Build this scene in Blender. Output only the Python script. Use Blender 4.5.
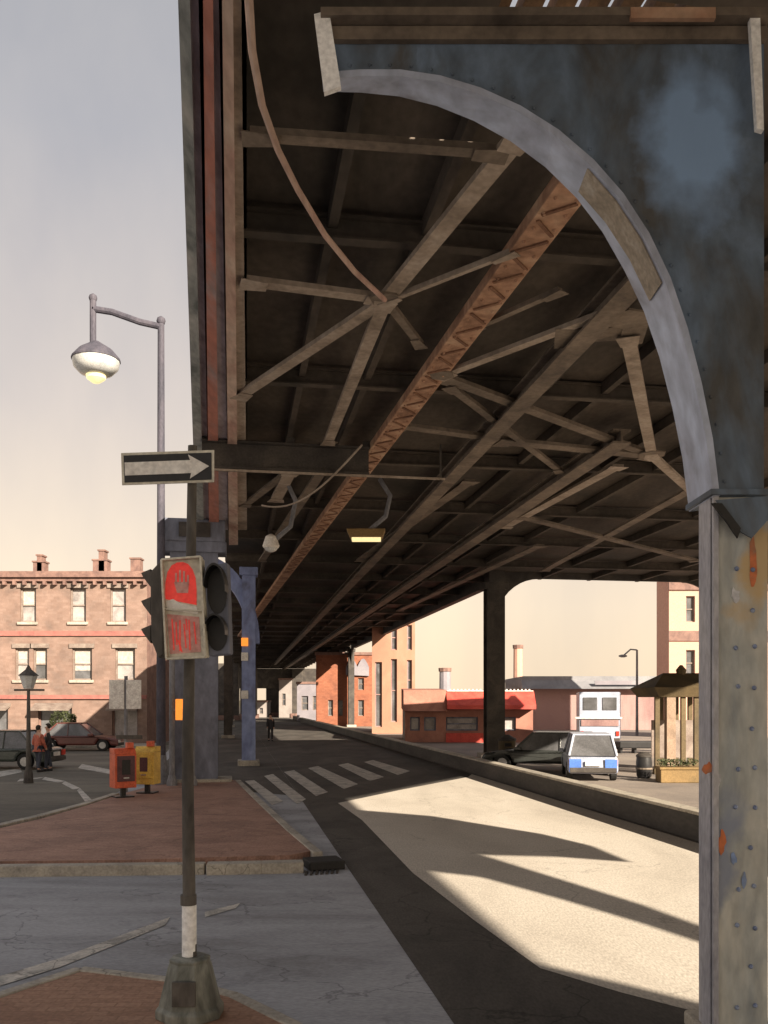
import bpy, bmesh, math, random
from mathutils import Vector, Matrix
random.seed(7)
R = math.radians
for o in list(bpy.data.objects): bpy.data.objects.remove(o)
scn = bpy.context.scene
col = scn.collection

# ------------------------------------------------------------------ camera, sky, sun, exposure
F, HOR, CAMH = 900.0, 702.0, 2.6
cam = bpy.data.cameras.new('camera'); camo = bpy.data.objects.new('camera', cam); col.objects.link(camo)
cam.sensor_fit = 'HORIZONTAL'; cam.sensor_width = 36; cam.lens = F/768*36
cam.shift_y = (HOR-512)/768; cam.clip_end = 3000; cam.clip_start = .05
camo.location = (0, 0, CAMH); camo.rotation_euler = (R(90), 0, 0)
scn.camera = camo
scn.view_settings.view_transform = 'Standard'; scn.view_settings.look = 'None'
scn.view_settings.exposure = 1.42; scn.view_settings.gamma = 1
SUN_EL = math.atan(.406)
w = bpy.data.worlds.new('World'); scn.world = w; w.use_nodes = True
nt = w.node_tree; N = nt.nodes; L = nt.links
for n in list(N): N.remove(n)
out = N.new('ShaderNodeOutputWorld'); bg = N.new('ShaderNodeBackground')
sky = N.new('ShaderNodeTexSky'); sky.sky_type = 'NISHITA'; sky.sun_disc = False
sky.sun_elevation = SUN_EL; sky.sun_rotation = R(143); sky.dust_density = 4; sky.air_density = 1.2
tc = N.new('ShaderNodeTexCoord'); sep = N.new('ShaderNodeSeparateXYZ'); L.new(tc.outputs['Generated'], sep.inputs[0])
ramp = N.new('ShaderNodeValToRGB'); L.new(sep.outputs['Z'], ramp.inputs[0])
cr = ramp.color_ramp
cr.elements[0].position = 0.0; cr.elements[0].color = (4.1, 3.25, 2.3, 1)
cr.elements[1].position = .75; cr.elements[1].color = (1.5, 1.52, 1.6, 1)
e = cr.elements.new(.10); e.color = (4.1, 3.3, 2.45, 1)
e = cr.elements.new(.30); e.color = (2.9, 2.5, 2.2, 1)
e = cr.elements.new(.52); e.color = (1.95, 1.88, 1.9, 1)
mp = N.new('ShaderNodeMapping'); mp.inputs['Scale'].default_value = (5, 5, 1.6); L.new(tc.outputs['Generated'], mp.inputs[0])
no = N.new('ShaderNodeTexNoise'); no.inputs['Scale'].default_value = 1.6; no.inputs['Detail'].default_value = 7; L.new(mp.outputs[0], no.inputs[0])
r2 = N.new('ShaderNodeValToRGB'); L.new(no.outputs[0], r2.inputs[0])
r2.color_ramp.elements[0].position = .3; r2.color_ramp.elements[0].color = (.88, .89, .92, 1)
r2.color_ramp.elements[1].position = .7; r2.color_ramp.elements[1].color = (1.08, 1.06, 1.03, 1)
mul = N.new('ShaderNodeMixRGB'); mul.blend_type = 'MULTIPLY'; mul.inputs[0].default_value = 1
L.new(ramp.outputs[0], mul.inputs[1]); L.new(r2.outputs[0], mul.inputs[2])
mx = N.new('ShaderNodeMixRGB'); mx.inputs[0].default_value = .92
L.new(sky.outputs[0], mx.inputs[1]); L.new(mul.outputs[0], mx.inputs[2])
L.new(mx.outputs[0], bg.inputs[0]); bg.inputs[1].default_value = .10
L.new(bg.outputs[0], out.inputs[0])
sd = bpy.data.lights.new('sun', 'SUN'); sd.energy = 5.0; sd.angle = R(.45); sd.color = (1, .87, .70)
so = bpy.data.objects.new('sun', sd); col.objects.link(so)
ld = Vector((-.6*math.cos(SUN_EL), .8*math.cos(SUN_EL), -math.sin(SUN_EL)))
so.rotation_euler = ld.to_track_quat('-Z', 'Y').to_euler(); so.location = (30, -40, 30)

# ------------------------------------------------------------------ coordinates
DX, DY = -.1633, .9866          # direction along the viaduct
PX, PY = .9866, .1633           # across it
def V(xp, t, z=0): return Vector((xp*PX+t*DX, xp*PY+t*DY, z))
def XT(X, Y): return X*PX+Y*PY, X*DX+Y*DY
def G(px, py, z=0):             # a point of the ground seen at a pixel
    Y = (CAMH-z)*F/(py-HOR); return Vector(((px-384)/F*Y, Y, z))
def S(px, py, h):               # a point of the horizontal plane h above the eye
    Y = h*F/(HOR-py); return Vector(((px-384)/F*Y, Y, CAMH+h))
def P(px, py, Y): return Vector(((px-384)/F*Y, Y, CAMH+(HOR-py)/F*Y))

# ------------------------------------------------------------------ materials
def srgb(c):
    return tuple(((v/255)/12.92 if v/255 <= .04045 else ((v/255+.055)/1.055)**2.4) for v in c)
def mat(name, c1, c2=None, c3=None, scale=2.0, rough=.75, metal=0, bump=.15, stretch=(1,1,1), spec=.3, fine=25, emit=None, obj_coord=True):
    m = bpy.data.materials.new(name); m.use_nodes = True
    n = m.node_tree.nodes; l = m.node_tree.links; b = n['Principled BSDF']
    b.inputs['Roughness'].default_value = rough; b.inputs['Metallic'].default_value = metal
    b.inputs['Specular IOR Level'].default_value = spec
    c2 = c2 or tuple(v*.75 for v in c1); c3 = c3 or tuple(min(1, v*1.2) for v in c1)
    t = n.new('ShaderNodeTexCoord'); g = n.new('ShaderNodeNewGeometry'); mp = n.new('ShaderNodeMapping'); mp.inputs['Scale'].default_value = stretch
    l.new(g.outputs['Position'], mp.inputs[0])
    a = n.new('ShaderNodeTexNoise'); a.inputs['Scale'].default_value = scale; a.inputs['Detail'].default_value = 8; a.inputs['Roughness'].default_value = .62
    a.inputs['Distortion'].default_value = .6
    l.new(mp.outputs[0], a.inputs[0])
    r = n.new('ShaderNodeValToRGB'); l.new(a.outputs[0], r.inputs[0])
    r.color_ramp.elements[0].position = .32; r.color_ramp.elements[0].color = (*c2, 1)
    r.color_ramp.elements[1].position = .70; r.color_ramp.elements[1].color = (*c3, 1)
    e = r.color_ramp.elements.new(.5); e.color = (*c1, 1)
    f = n.new('ShaderNodeTexNoise'); f.inputs['Scale'].default_value = fine; f.inputs['Detail'].default_value = 4
    l.new(mp.outputs[0], f.inputs[0])
    r2 = n.new('ShaderNodeValToRGB'); l.new(f.outputs[0], r2.inputs[0])
    r2.color_ramp.elements[0].position = .3; r2.color_ramp.elements[0].color = (.78, .78, .78, 1)
    r2.color_ramp.elements[1].position = .7; r2.color_ramp.elements[1].color = (1.14, 1.14, 1.14, 1)
    mm = n.new('ShaderNodeMixRGB'); mm.blend_type = 'MULTIPLY'; mm.inputs[0].default_value = 1
    l.new(r.outputs[0], mm.inputs[1]); l.new(r2.outputs[0], mm.inputs[2]); l.new(mm.outputs[0], b.inputs['Base Color'])
    if bump:
        bp = n.new('ShaderNodeBump'); bp.inputs['Strength'].default_value = bump; bp.inputs['Distance'].default_value = .02
        l.new(f.outputs[0], bp.inputs['Height']); l.new(bp.outputs[0], b.inputs['Normal'])
    if emit:
        b.inputs['Emission Color'].default_value = (*emit[:3], 1); b.inputs['Emission Strength'].default_value = emit[3]
    return m
def brickmat(name, c1, c2, mortar, sx, rotx=True, bw=.5, bh=.25, mscale=1.0):
    m = mat(name, c1, c2, scale=.8)
    n = m.node_tree.nodes; l = m.node_tree.links; b = n['Principled BSDF']
    g = n.new('ShaderNodeNewGeometry'); mp = n.new('ShaderNodeMapping'); l.new(g.outputs['Position'], mp.inputs[0])
    if rotx: mp.inputs['Rotation'].default_value = (R(90), 0, 0)
    bt = n.new('ShaderNodeTexBrick'); l.new(mp.outputs[0], bt.inputs[0]); bt.inputs['Scale'].default_value = sx
    bt.inputs['Mortar Size'].default_value = .02*mscale; bt.inputs['Brick Width'].default_value = bw; bt.inputs['Row Height'].default_value = bh
    bt.inputs['Color1'].default_value = (1, 1, 1, 1); bt.inputs['Color2'].default_value = (.78, .74, .72, 1); bt.inputs['Mortar'].default_value = (*mortar, 1)
    src = b.inputs['Base Color'].links[0].from_socket
    mm = n.new('ShaderNodeMixRGB'); mm.blend_type = 'MULTIPLY'; mm.inputs[0].default_value = .85
    l.new(src, mm.inputs[1]); l.new(bt.outputs[0], mm.inputs[2]); l.new(mm.outputs[0], b.inputs['Base Color'])
    return m
def crack(m, scale=.55, dark=.35, w=.012, amount=1.0, patch=.25):
    n = m.node_tree.nodes; l = m.node_tree.links; b = n['Principled BSDF']; src = b.inputs['Base Color'].links[0].from_socket
    g = n.new('ShaderNodeNewGeometry'); no = n.new('ShaderNodeTexNoise'); no.inputs['Scale'].default_value = 1.7; no.inputs['Detail'].default_value = 6; l.new(g.outputs['Position'], no.inputs[0])
    ad = n.new('ShaderNodeMixRGB'); ad.blend_type = 'LINEAR_LIGHT'; ad.inputs[0].default_value = .45; l.new(g.outputs['Position'], ad.inputs[1]); l.new(no.outputs['Color'], ad.inputs[2])
    v = n.new('ShaderNodeTexVoronoi'); v.feature = 'DISTANCE_TO_EDGE'; v.inputs['Scale'].default_value = scale; l.new(ad.outputs[0], v.inputs[0])
    n2 = n.new('ShaderNodeTexNoise'); n2.inputs['Scale'].default_value = .5; n2.inputs['Detail'].default_value = 2; l.new(g.outputs['Position'], n2.inputs[0])
    mr = n.new('ShaderNodeMapRange'); mr.inputs['From Min'].default_value = 0; mr.inputs['From Max'].default_value = w; mr.inputs['To Min'].default_value = dark; mr.inputs['To Max'].default_value = 1; l.new(v.outputs['Distance'], mr.inputs['Value'])
    gt = n.new('ShaderNodeMath'); gt.operation = 'GREATER_THAN'; gt.inputs[1].default_value = .52; l.new(n2.outputs[0], gt.inputs[0])
    mx_ = n.new('ShaderNodeMath'); mx_.operation = 'MAXIMUM'; l.new(mr.outputs[0], mx_.inputs[0]); l.new(gt.outputs[0], mx_.inputs[1])
    v2 = n.new('ShaderNodeTexNoise'); v2.inputs['Scale'].default_value = 1.1; v2.inputs['Detail'].default_value = 9; v2.inputs['Roughness'].default_value = .7; v2.inputs['Distortion'].default_value = 1.2; l.new(g.outputs['Position'], v2.inputs[0])
    m2 = n.new('ShaderNodeMapRange'); m2.inputs['From Min'].default_value = .56; m2.inputs['From Max'].default_value = .72; m2.inputs['To Min'].default_value = 1; m2.inputs['To Max'].default_value = 1-patch; l.new(v2.outputs[0], m2.inputs['Value'])
    mu = n.new('ShaderNodeMath'); mu.operation = 'MULTIPLY'; l.new(mx_.outputs[0], mu.inputs[0]); l.new(m2.outputs[0], mu.inputs[1])
    mm = n.new('ShaderNodeMixRGB'); mm.blend_type = 'MULTIPLY'; mm.inputs[0].default_value = amount; l.new(src, mm.inputs[1]); l.new(mu.outputs[0], mm.inputs[2]); l.new(mm.outputs[0], b.inputs['Base Color'])
M = {}
M['ground'] = mat('ground_mat', (.16, .14, .12), scale=.3)
M['road'] = mat('sunlit_road_mat', (.56, .505, .43), (.48, .43, .365), (.62, .565, .49), scale=.5, fine=40, stretch=(1, .35, 1), rough=.9)  # pale tone carries the sunlight on the road
M['asphalt_shaded'] = mat('shaded_asphalt_mat', (.085, .075, .065), (.05, .045, .04), (.13, .115, .10), scale=.6, stretch=(1, .4, 1), fine=40, rough=.9)  # dark tone carries the shade on the road under the deck
M['asphalt'] = mat('asphalt_mat', (.36, .36, .375), (.26, .255, .26), (.46, .46, .475), scale=.7, stretch=(.35, 1.3, 1), fine=60, rough=.9)
M['asphalt_far'] = mat('asphalt_far_mat', (.15, .135, .11), (.085, .08, .07), (.24, .215, .17), scale=.35, stretch=(.3, 1, 1), fine=20, rough=.9)
M['lot'] = mat('lot_mat', (.27, .23, .20), (.19, .165, .15), (.34, .29, .24), scale=.3, rough=.9)
M['brick_walk'] = brickmat('brick_walk_mat', (.40, .235, .175), (.29, .17, .13), (.75, .72, .68), 2.4, rotx=False)
M['brick_walk2'] = brickmat('brick_walk_near_mat', (.38, .22, .145), (.30, .165, .11), (.75, .72, .68), 2.4, rotx=False)
M['kerb'] = mat('kerb_mat', (.40, .36, .30), (.25, .23, .20), (.50, .45, .37), scale=1.5)
M['paint'] = mat('paint_mat', (.56, .52, .46), (.30, .285, .26), (.66, .61, .54), scale=2.5, fine=30)
M['drain'] = mat('drain_mat', (.03, .028, .026))
M['soffit'] = mat('soffit_mat', (.075, .061, .05), (.043, .037, .031), (.108, .087, .07), scale=.5, stretch=(1, .6, 1), fine=8, rough=.8)
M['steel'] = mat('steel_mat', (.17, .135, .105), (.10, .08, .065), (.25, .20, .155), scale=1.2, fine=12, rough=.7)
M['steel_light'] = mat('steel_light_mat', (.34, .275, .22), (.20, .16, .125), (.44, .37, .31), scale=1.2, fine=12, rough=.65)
M['rust'] = mat('rust_mat', (.42, .245, .16), (.23, .125, .08), (.56, .39, .27), scale=1.7, fine=9, rough=.85, bump=.4)
M['dark'] = mat('dark_steel_mat', (.06, .052, .046), (.035, .03, .028), (.10, .085, .07), scale=1, rough=.7)
M['web'] = mat('web_mat', (.115, .15, .20), (.085, .085, .085), (.18, .25, .36), scale=1.1, fine=6, rough=.6, stretch=(1.4, 1, .7))
M['flange'] = mat('flange_mat', (.40, .44, .55), (.26, .26, .30), (.50, .57, .72), scale=1.5, fine=7, rough=.5, stretch=(1, 1, .6))
M['column'] = mat('column_mat', (.42, .43, .41), (.28, .31, .33), (.54, .52, .46), scale=1.6, fine=8, rough=.6, stretch=(1.5, 1, .5))
M['skylit_lilac'] = mat('skylit_lilac_mat', (.40, .395, .43), (.28, .28, .32), (.50, .48, .48), scale=1.8, rough=.6, stretch=(1, 1, .4))  # lilac tint colours in sky light on the near column's side and edge
M['rivet'] = mat('rivet_mat', (.22, .27, .42), (.12, .15, .24), (.42, .48, .60), scale=18, rough=.4)
M['white'] = mat('white_mat', (.90, .89, .87), (.76, .75, .73), (.93, .92, .90), scale=5, rough=.5)
M['green_steel'] = mat('green_steel_mat', (.34, .36, .36), (.16, .18, .18), (.46, .46, .45), scale=1.3, stretch=(2, .6, 1), fine=6)
M['dark_red'] = mat('red_steel_mat', (.44, .19, .15), (.35, .27, .27), (.52, .22, .16), scale=.9, stretch=(2, .5, 1), fine=5)
M['grey_steel'] = mat('grey_steel_mat', (.42, .38, .42), (.28, .24, .26), (.52, .48, .54), scale=1.1, stretch=(2, .6, 1), fine=6)
M['tan_steel'] = mat('tan_steel_mat', (.52, .37, .30), (.42, .25, .21), (.60, .48, .40), scale=1.1, stretch=(2, .5, 1), fine=6)
M['bluegrey'] = mat('bluegrey_mat', (.15, .16, .205), (.09, .09, .11), (.22, .235, .30), scale=1.1, stretch=(1, 1, .5), fine=6)
M['blue'] = mat('blue_steel_mat', (.20, .24, .42), (.13, .13, .19), (.27, .32, .50), scale=1.2, stretch=(1, 1, .5), fine=6)
M['brick'] = brickmat('brick_pink_mat', (.24, .165, .135), (.18, .13, .11), (.88, .85, .82), 1.4)
M['brick_orange'] = brickmat('brick_orange_mat', (.31, .12, .07), (.24, .095, .06), (.8, .7, .6), 1.4)
M['peach'] = mat('peach_mat', (.37, .195, .13), (.31, .16, .11), (.42, .235, .165), scale=.4)
M['mauve'] = mat('mauve_mat', (.34, .215, .20), (.22, .13, .125), (.33, .21, .19), scale=.3, stretch=(1, 1, .4))
M['pinkwall'] = mat('pink_wall_mat', (.52, .31, .24), (.42, .25, .20), (.52, .33, .25), scale=.4, stretch=(1, 1, .3))
M['cornice'] = mat('cornice_mat', (.20, .12, .10), (.13, .08, .07), (.26, .16, .13))
M['red_trim'] = mat('red_trim_mat', (.30, .12, .10), (.22, .09, .08))
M['trim'] = mat('trim_mat', (.22, .175, .15), (.16, .12, .10), (.30, .25, .21))
M['glass'] = mat('glass_mat', (.10, .10, .105), (.06, .06, .06), (.17, .17, .18), scale=.8, rough=.15, spec=.6, bump=0)
M['glass_pale'] = mat('pale_glass_mat', (.33, .30, .29), (.18, .165, .16), (.45, .41, .39), scale=1.2, rough=.25, spec=.5, bump=0)
M['greywall'] = mat('grey_wall_mat', (.24, .22, .245), (.19, .18, .20), (.30, .28, .30), scale=.4)
M['palewall'] = mat('pale_wall_mat', (.28, .25, .235), (.23, .20, .19), (.33, .29, .27), scale=.5)
M['roofgrey'] = mat('roof_grey_mat', (.20, .20, .215), (.15, .15, .16), (.27, .27, .28), scale=.4)
M['hill'] = mat('hill_mat', (.13, .115, .08), (.09, .085, .06), (.17, .15, .11), scale=.05, fine=1)
M['awning'] = mat('awning_mat', (.55, .075, .055), (.40, .055, .045), (.62, .11, .08), scale=1.2, rough=.6)
M['brownred'] = mat('brown_red_mat', (.33, .15, .11), (.24, .11, .085), (.40, .19, .14), scale=.8)
M['olive'] = mat('olive_roof_mat', (.11, .08, .042), (.07, .053, .03), (.16, .115, .058), scale=.8)
M['oliveyellow'] = mat('olive_yellow_mat', (.20, .13, .055), (.13, .09, .04), (.26, .17, .07), scale=1)
M['tanpost'] = mat('tan_post_mat', (.27, .19, .135), (.20, .14, .10), (.33, .24, .175))
M['black'] = mat('black_mat', (.022, .021, .022), rough=.45, bump=.05)
M['rubber'] = mat('rubber_mat', (.02, .02, .02), rough=.8)
M['chrome'] = mat('chrome_mat', (.45, .45, .46), rough=.3, metal=.8, bump=0)
M['carblack'] = mat('car_dark_mat', (.035, .038, .036), rough=.25, spec=.6, bump=0, scale=.7)
M['cargreen'] = mat('car_green_mat', (.05, .06, .052), rough=.25, spec=.6, bump=0, scale=.7)
M['carmaroon'] = mat('car_maroon_mat', (.12, .035, .03), rough=.28, spec=.6, bump=0, scale=.7)
M['carwhite'] = mat('car_white_mat', (.36, .39, .48), rough=.3, spec=.5, bump=0, scale=.7)
M['carblue'] = mat('car_blue_mat', (.08, .18, .52), rough=.3, spec=.5, bump=0, scale=.9)
M['orange'] = mat('orange_mat', (.80, .30, .03), rough=.5, bump=0)
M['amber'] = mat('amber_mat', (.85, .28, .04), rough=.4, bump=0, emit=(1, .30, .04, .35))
M['taillight'] = mat('taillight_mat', (.65, .05, .03), rough=.3, bump=0)
M['headlight'] = mat('headlight_mat', (.75, .72, .65), rough=.2, bump=0)
M['redsig'] = mat('red_signal_mat', (.62, .05, .04), (.50, .045, .04), (.68, .085, .06), scale=9, rough=.45, emit=(.8, .04, .03, .12))
M['signpink'] = mat('sign_pink_mat', (.58, .30, .26), (.50, .20, .17), (.66, .42, .36), scale=14, rough=.6)
M['signcream'] = mat('sign_cream_mat', (.58, .54, .44), (.46, .43, .36), (.64, .60, .50), scale=5, rough=.6)
M['signwhite'] = mat('sign_white_mat', (.72, .68, .62), (.55, .50, .46), (.78, .75, .70), scale=6, rough=.6)
M['poledark'] = mat('pole_dark_mat', (.09, .08, .07), (.045, .04, .038), (.15, .135, .12), scale=3, stretch=(1, 1, .4), fine=20)
M['polegrey'] = mat('pole_grey_mat', (.19, .19, .205), (.12, .12, .13), (.27, .265, .28), scale=2, stretch=(1, 1, .4))
M['lamppole'] = mat('lamp_pole_mat', (.075, .07, .09), (.045, .045, .06), (.11, .10, .12), scale=2, stretch=(1, 1, .4))
M['lampglass'] = mat('lamp_glass_mat', (.55, .56, .55), (.40, .41, .42), (.65, .65, .62), scale=3, rough=.2)
M['lampbulb'] = mat('lamp_bulb_mat', (.85, .74, .36), rough=.3, bump=0, emit=(1, .82, .42, .35))
M['basegreen'] = mat('base_green_mat', (.17, .175, .15), (.08, .08, .07), (.32, .32, .28), scale=5, stretch=(1, 1, .4), fine=18, rough=.6)
M['boxred'] = mat('box_red_mat', (.62, .12, .055), rough=.5, scale=3)
M['boxdark'] = mat('box_dark_mat', (.10, .045, .05), rough=.5, scale=3)
M['boxyellow'] = mat('box_yellow_mat', (.66, .44, .09), (.55, .33, .07), rough=.5, scale=3)
M['coat'] = mat('coat_mat', (.035, .033, .035)); M['trousers'] = mat('trousers_mat', (.05, .055, .075))
M['skin'] = mat('skin_mat', (.55, .33, .24), bump=0); M['hair'] = mat('hair_mat', (.04, .028, .02))
M['palecoat'] = mat('pale_coat_mat', (.55, .50, .46)); M['redcoat'] = mat('red_coat_mat', (.50, .14, .09))
M['leaf'] = mat('leaf_mat', (.05, .06, .025), (.03, .035, .018), (.09, .10, .045), scale=3, rough=.7)
M['bark'] = mat('bark_mat', (.09, .06, .045))
M['lacing'] = mat('lacing_mat', (.20, .10, .06), (.13, .065, .045), (.27, .15, .09))
M['wallmat'] = mat('low_wall_mat', (.065, .06, .056), (.042, .038, .036), (.10, .09, .082), scale=.8, stretch=(1, .3, 1), fine=14)
M['blind'] = mat('blind_mat', (.42, .38, .34), scale=4)
M['tanpatch'] = mat('tan_patch_mat', (.33, .28, .22), (.24, .21, .17), (.42, .38, .33), scale=3)
M['graf_orange'] = mat('graffiti_orange_mat', (.55, .17, .07), (.35, .20, .13), scale=6, fine=14)
M['graf_white'] = mat('graffiti_white_mat', (.62, .62, .64), (.42, .42, .45), scale=6, fine=14)
M['graf_blue'] = mat('graffiti_blue_mat', (.22, .30, .50), (.20, .24, .33), scale=6, fine=14)
M['tie'] = mat('tie_mat', (.14, .085, .05), (.08, .05, .035), (.22, .13, .07), scale=3)

crack(M['road'], .33, .72, .008, 1, .13); crack(M['asphalt'], .6, .62, .010, 1, .3); crack(M['asphalt_shaded'], .5, .5, .012, 1, .3); crack(M['kerb'], 1.5, .5, .02, 1, .35)
crack(M['brick_walk'], .4, .7, .01, 1, .35); crack(M['brick_walk2'], .4, .7, .01, 1, .35); crack(M['paint'], 2.5, .45, .05, 1, .6)
def tint_spot(m, c, rad, colr):
    n = m.node_tree.nodes; l = m.node_tree.links; b = n['Principled BSDF']; src = b.inputs['Base Color'].links[0].from_socket
    g = n.new('ShaderNodeNewGeometry'); no = n.new('ShaderNodeTexNoise'); no.inputs['Scale'].default_value = 3; no.inputs['Detail'].default_value = 6; l.new(g.outputs['Position'], no.inputs[0])
    ad = n.new('ShaderNodeMixRGB'); ad.blend_type = 'LINEAR_LIGHT'; ad.inputs[0].default_value = .35; l.new(g.outputs['Position'], ad.inputs[1]); l.new(no.outputs['Color'], ad.inputs[2])
    vm = n.new('ShaderNodeVectorMath'); vm.operation = 'SUBTRACT'; l.new(ad.outputs[0], vm.inputs[0]); vm.inputs[1].default_value = c
    vs = n.new('ShaderNodeVectorMath'); vs.operation = 'DIVIDE'; l.new(vm.outputs[0], vs.inputs[0]); vs.inputs[1].default_value = rad
    ln = n.new('ShaderNodeVectorMath'); ln.operation = 'LENGTH'; l.new(vs.outputs[0], ln.inputs[0])
    mr = n.new('ShaderNodeMapRange'); mr.inputs['From Min'].default_value = .5; mr.inputs['From Max'].default_value = 1.1; mr.inputs['To Min'].default_value = .85; mr.inputs['To Max'].default_value = 0; l.new(ln.outputs['Value'], mr.inputs['Value'])
    mm = n.new('ShaderNodeMixRGB'); l.new(mr.outputs[0], mm.inputs[0]); l.new(src, mm.inputs[1]); mm.inputs[2].default_value = (*colr, 1); l.new(mm.outputs[0], b.inputs['Base Color'])
tint_spot(M['web'], tuple(P(690, 140, 6.8)), (.42, 3, .62), (.26, .40, .64))
tint_spot(M['column'], tuple(P(755, 570, 6.8)), (.16, 3, .42), (.52, .36, .17))
tint_spot(M['column'], tuple(P(722, 850, 6.8)), (.16, 3, .5), (.22, .25, .33))

# ------------------------------------------------------------------ mesh builder
class MB:
    def __init__(s): s.v = []; s.f = []
    def poly(s, pts): b = len(s.v); s.v += [Vector(p) for p in pts]; s.f.append(list(range(b, b+len(pts)))); return s
    def prism(s, pts, off):
        pts = [Vector(p) for p in pts]; off = Vector(off); n = len(pts); b = len(s.v)
        s.v += pts + [p+off for p in pts]
        s.f.append(list(range(b, b+n))); s.f.append(list(range(b+2*n-1, b+n-1, -1)))
        for i in range(n): j = (i+1) % n; s.f.append([b+i, b+n+i, b+n+j, b+j])
        return s
    def box(s, lo, hi, T=None):
        (a, b, c), (d, e, f) = lo, hi; T = T or (lambda q: Vector(q))
        q = [T((x, y, z)) for z in (c, f) for (x, y) in ((a, b), (d, b), (d, e), (a, e))]
        k = len(s.v); s.v += q
        for fc in ((0, 3, 2, 1), (4, 5, 6, 7), (0, 1, 5, 4), (1, 2, 6, 5), (2, 3, 7, 6), (3, 0, 4, 7)): s.f.append([k+i for i in fc])
        return s
    def bar(s, a, b, wd, ht, up=(0, 0, 1)):     # box from a to b, wd across and ht along up
        a = Vector(a); b = Vector(b); d = (b-a).normalized(); u = Vector(up); sd_ = d.cross(u).normalized(); u = sd_.cross(d).normalized()
        k = len(s.v)
        for p in (a, b):
            for (i, j) in ((-1, -1), (1, -1), (1, 1), (-1, 1)): s.v.append(p+sd_*wd/2*i+u*ht/2*j)
        for fc in ((0, 1, 2, 3), (7, 6, 5, 4), (0, 4, 5, 1), (1, 5, 6, 2), (2, 6, 7, 3), (3, 7, 4, 0)): s.f.append([k+i for i in fc])
        return s
    def ibeam(s, a, b, wd, ht, t=.04):
        a = Vector(a); b = Vector(b); z = Vector((0, 0, 1))
        s.bar(a-z*(ht/2-t/2), b-z*(ht/2-t/2), wd, t); s.bar(a+z*(ht/2-t/2), b+z*(ht/2-t/2), wd, t); s.bar(a, b, t*1.2, ht-2*t-.004); return s
    def tube(s, pts, rad, n=10, cap=True):
        pts = [Vector(p) for p in pts]; rs = rad if isinstance(rad, (list, tuple)) else [rad]*len(pts)
        k = len(s.v); prev = None
        for i, p in enumerate(pts):
            d = (pts[min(i+1, len(pts)-1)]-pts[max(i-1, 0)]).normalized()
            ref = prev if prev is not None else (Vector((0, 0, 1)) if abs(d.z) < .9 else Vector((1, 0, 0)))
            u = (ref-d*ref.dot(d)).normalized(); prev = u; v = d.cross(u)
            for j in range(n):
                a = 2*math.pi*j/n; s.v.append(p+(u*math.cos(a)+v*math.sin(a))*rs[i])
        for i in range(len(pts)-1):
            for j in range(n):
                j2 = (j+1) % n; s.f.append([k+i*n+j, k+i*n+j2, k+(i+1)*n+j2, k+(i+1)*n+j])
        if cap:
            s.f.append([k+j for j in range(n)][::-1]); m_ = k+(len(pts)-1)*n; s.f.append([m_+j for j in range(n)])
        return s
    def lathe(s, prof, c=(0, 0, 0), n=20, sq=False):
        c = Vector(c); k = len(s.v)
        for (r, z) in prof:
            for j in range(n):
                a = 2*math.pi*(j+(.5 if sq else 0))/n; s.v.append(c+Vector((r*math.cos(a), r*math.sin(a), z)))
        for i in range(len(prof)-1):
            for j in range(n):
                j2 = (j+1) % n; s.f.append([k+i*n+j, k+i*n+j2, k+(i+1)*n+j2, k+(i+1)*n+j])
        s.f.append([k+j for j in range(n)][::-1]); m_ = k+(len(prof)-1)*n; s.f.append([m_+j for j in range(n)])
        return s
    def ball(s, c, r, n=8, sz=(1, 1, 1)):
        c = Vector(c); k = len(s.v); rows = n//2
        pr = [(math.sin(math.pi*(i+.5)/rows), -math.cos(math.pi*(i+.5)/rows)) for i in range(rows)]
        for (rr, z) in pr:
            for j in range(n):
                a = 2*math.pi*j/n; s.v.append(c+Vector((r*rr*math.cos(a)*sz[0], r*rr*math.sin(a)*sz[1], r*z*sz[2])))
        for i in range(rows-1):
            for j in range(n):
                j2 = (j+1) % n; s.f.append([k+i*n+j, k+i*n+j2, k+(i+1)*n+j2, k+(i+1)*n+j])
        s.f.append([k+j for j in range(n)][::-1]); m_ = k+(rows-1)*n; s.f.append([m_+j for j in range(n)])
        return s
    def build(s, name, m, parent=None, bevel=0, smooth=False, loc=None):
        me = bpy.data.meshes.new(name)
        org = Vector(loc) if loc is not None else Vector((0, 0, 0))
        bm = bmesh.new(); vs = [bm.verts.new(v-org) for v in s.v]
        for f in s.f:
            try: bm.faces.new([vs[i] for i in f])
            except ValueError: pass
        bmesh.ops.recalc_face_normals(bm, faces=bm.faces[:]); bm.to_mesh(me); bm.free()
        o = bpy.data.objects.new(name, me); col.objects.link(o); o.location = org
        me.materials.append(m)
        if smooth:
            for p in me.polygons: p.use_smooth = True
            try: me.set_sharp_from_angle(angle=R(35))
            except Exception: pass
        if bevel:
            b = o.modifiers.new('bevel', 'BEVEL'); b.width = bevel; b.segments = 2; b.limit_method = 'ANGLE'
        if parent is not None:
            o.parent = parent
            o.location = org-Vector(parent.get('_w', (0, 0, 0)))
            if parent.rotation_euler.z: pass
        o['_w'] = tuple(org)
        return o
def tag(o, label=None, cat=None, group=None, kind=None):
    if label: o['label'] = label
    if cat: o['category'] = cat
    if group: o['group'] = group
    if kind: o['kind'] = kind
    return o
def thing(name, loc, label, cat, group=None):
    o = bpy.data.objects.new(name, None); col.objects.link(o); o.location = loc; o['_w'] = tuple(loc); o.empty_display_size = .2
    return tag(o, label, cat, group)
def kids(o): return [c for c in list(bpy.data.objects) if c.parent == o]
def copy_tree(o, parent=None):
    c = o.copy(); col.objects.link(c); c.parent = parent
    for ch in kids(o): copy_tree(ch, c)
    return c
def struct(o): o['kind'] = 'structure'; return o

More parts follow.
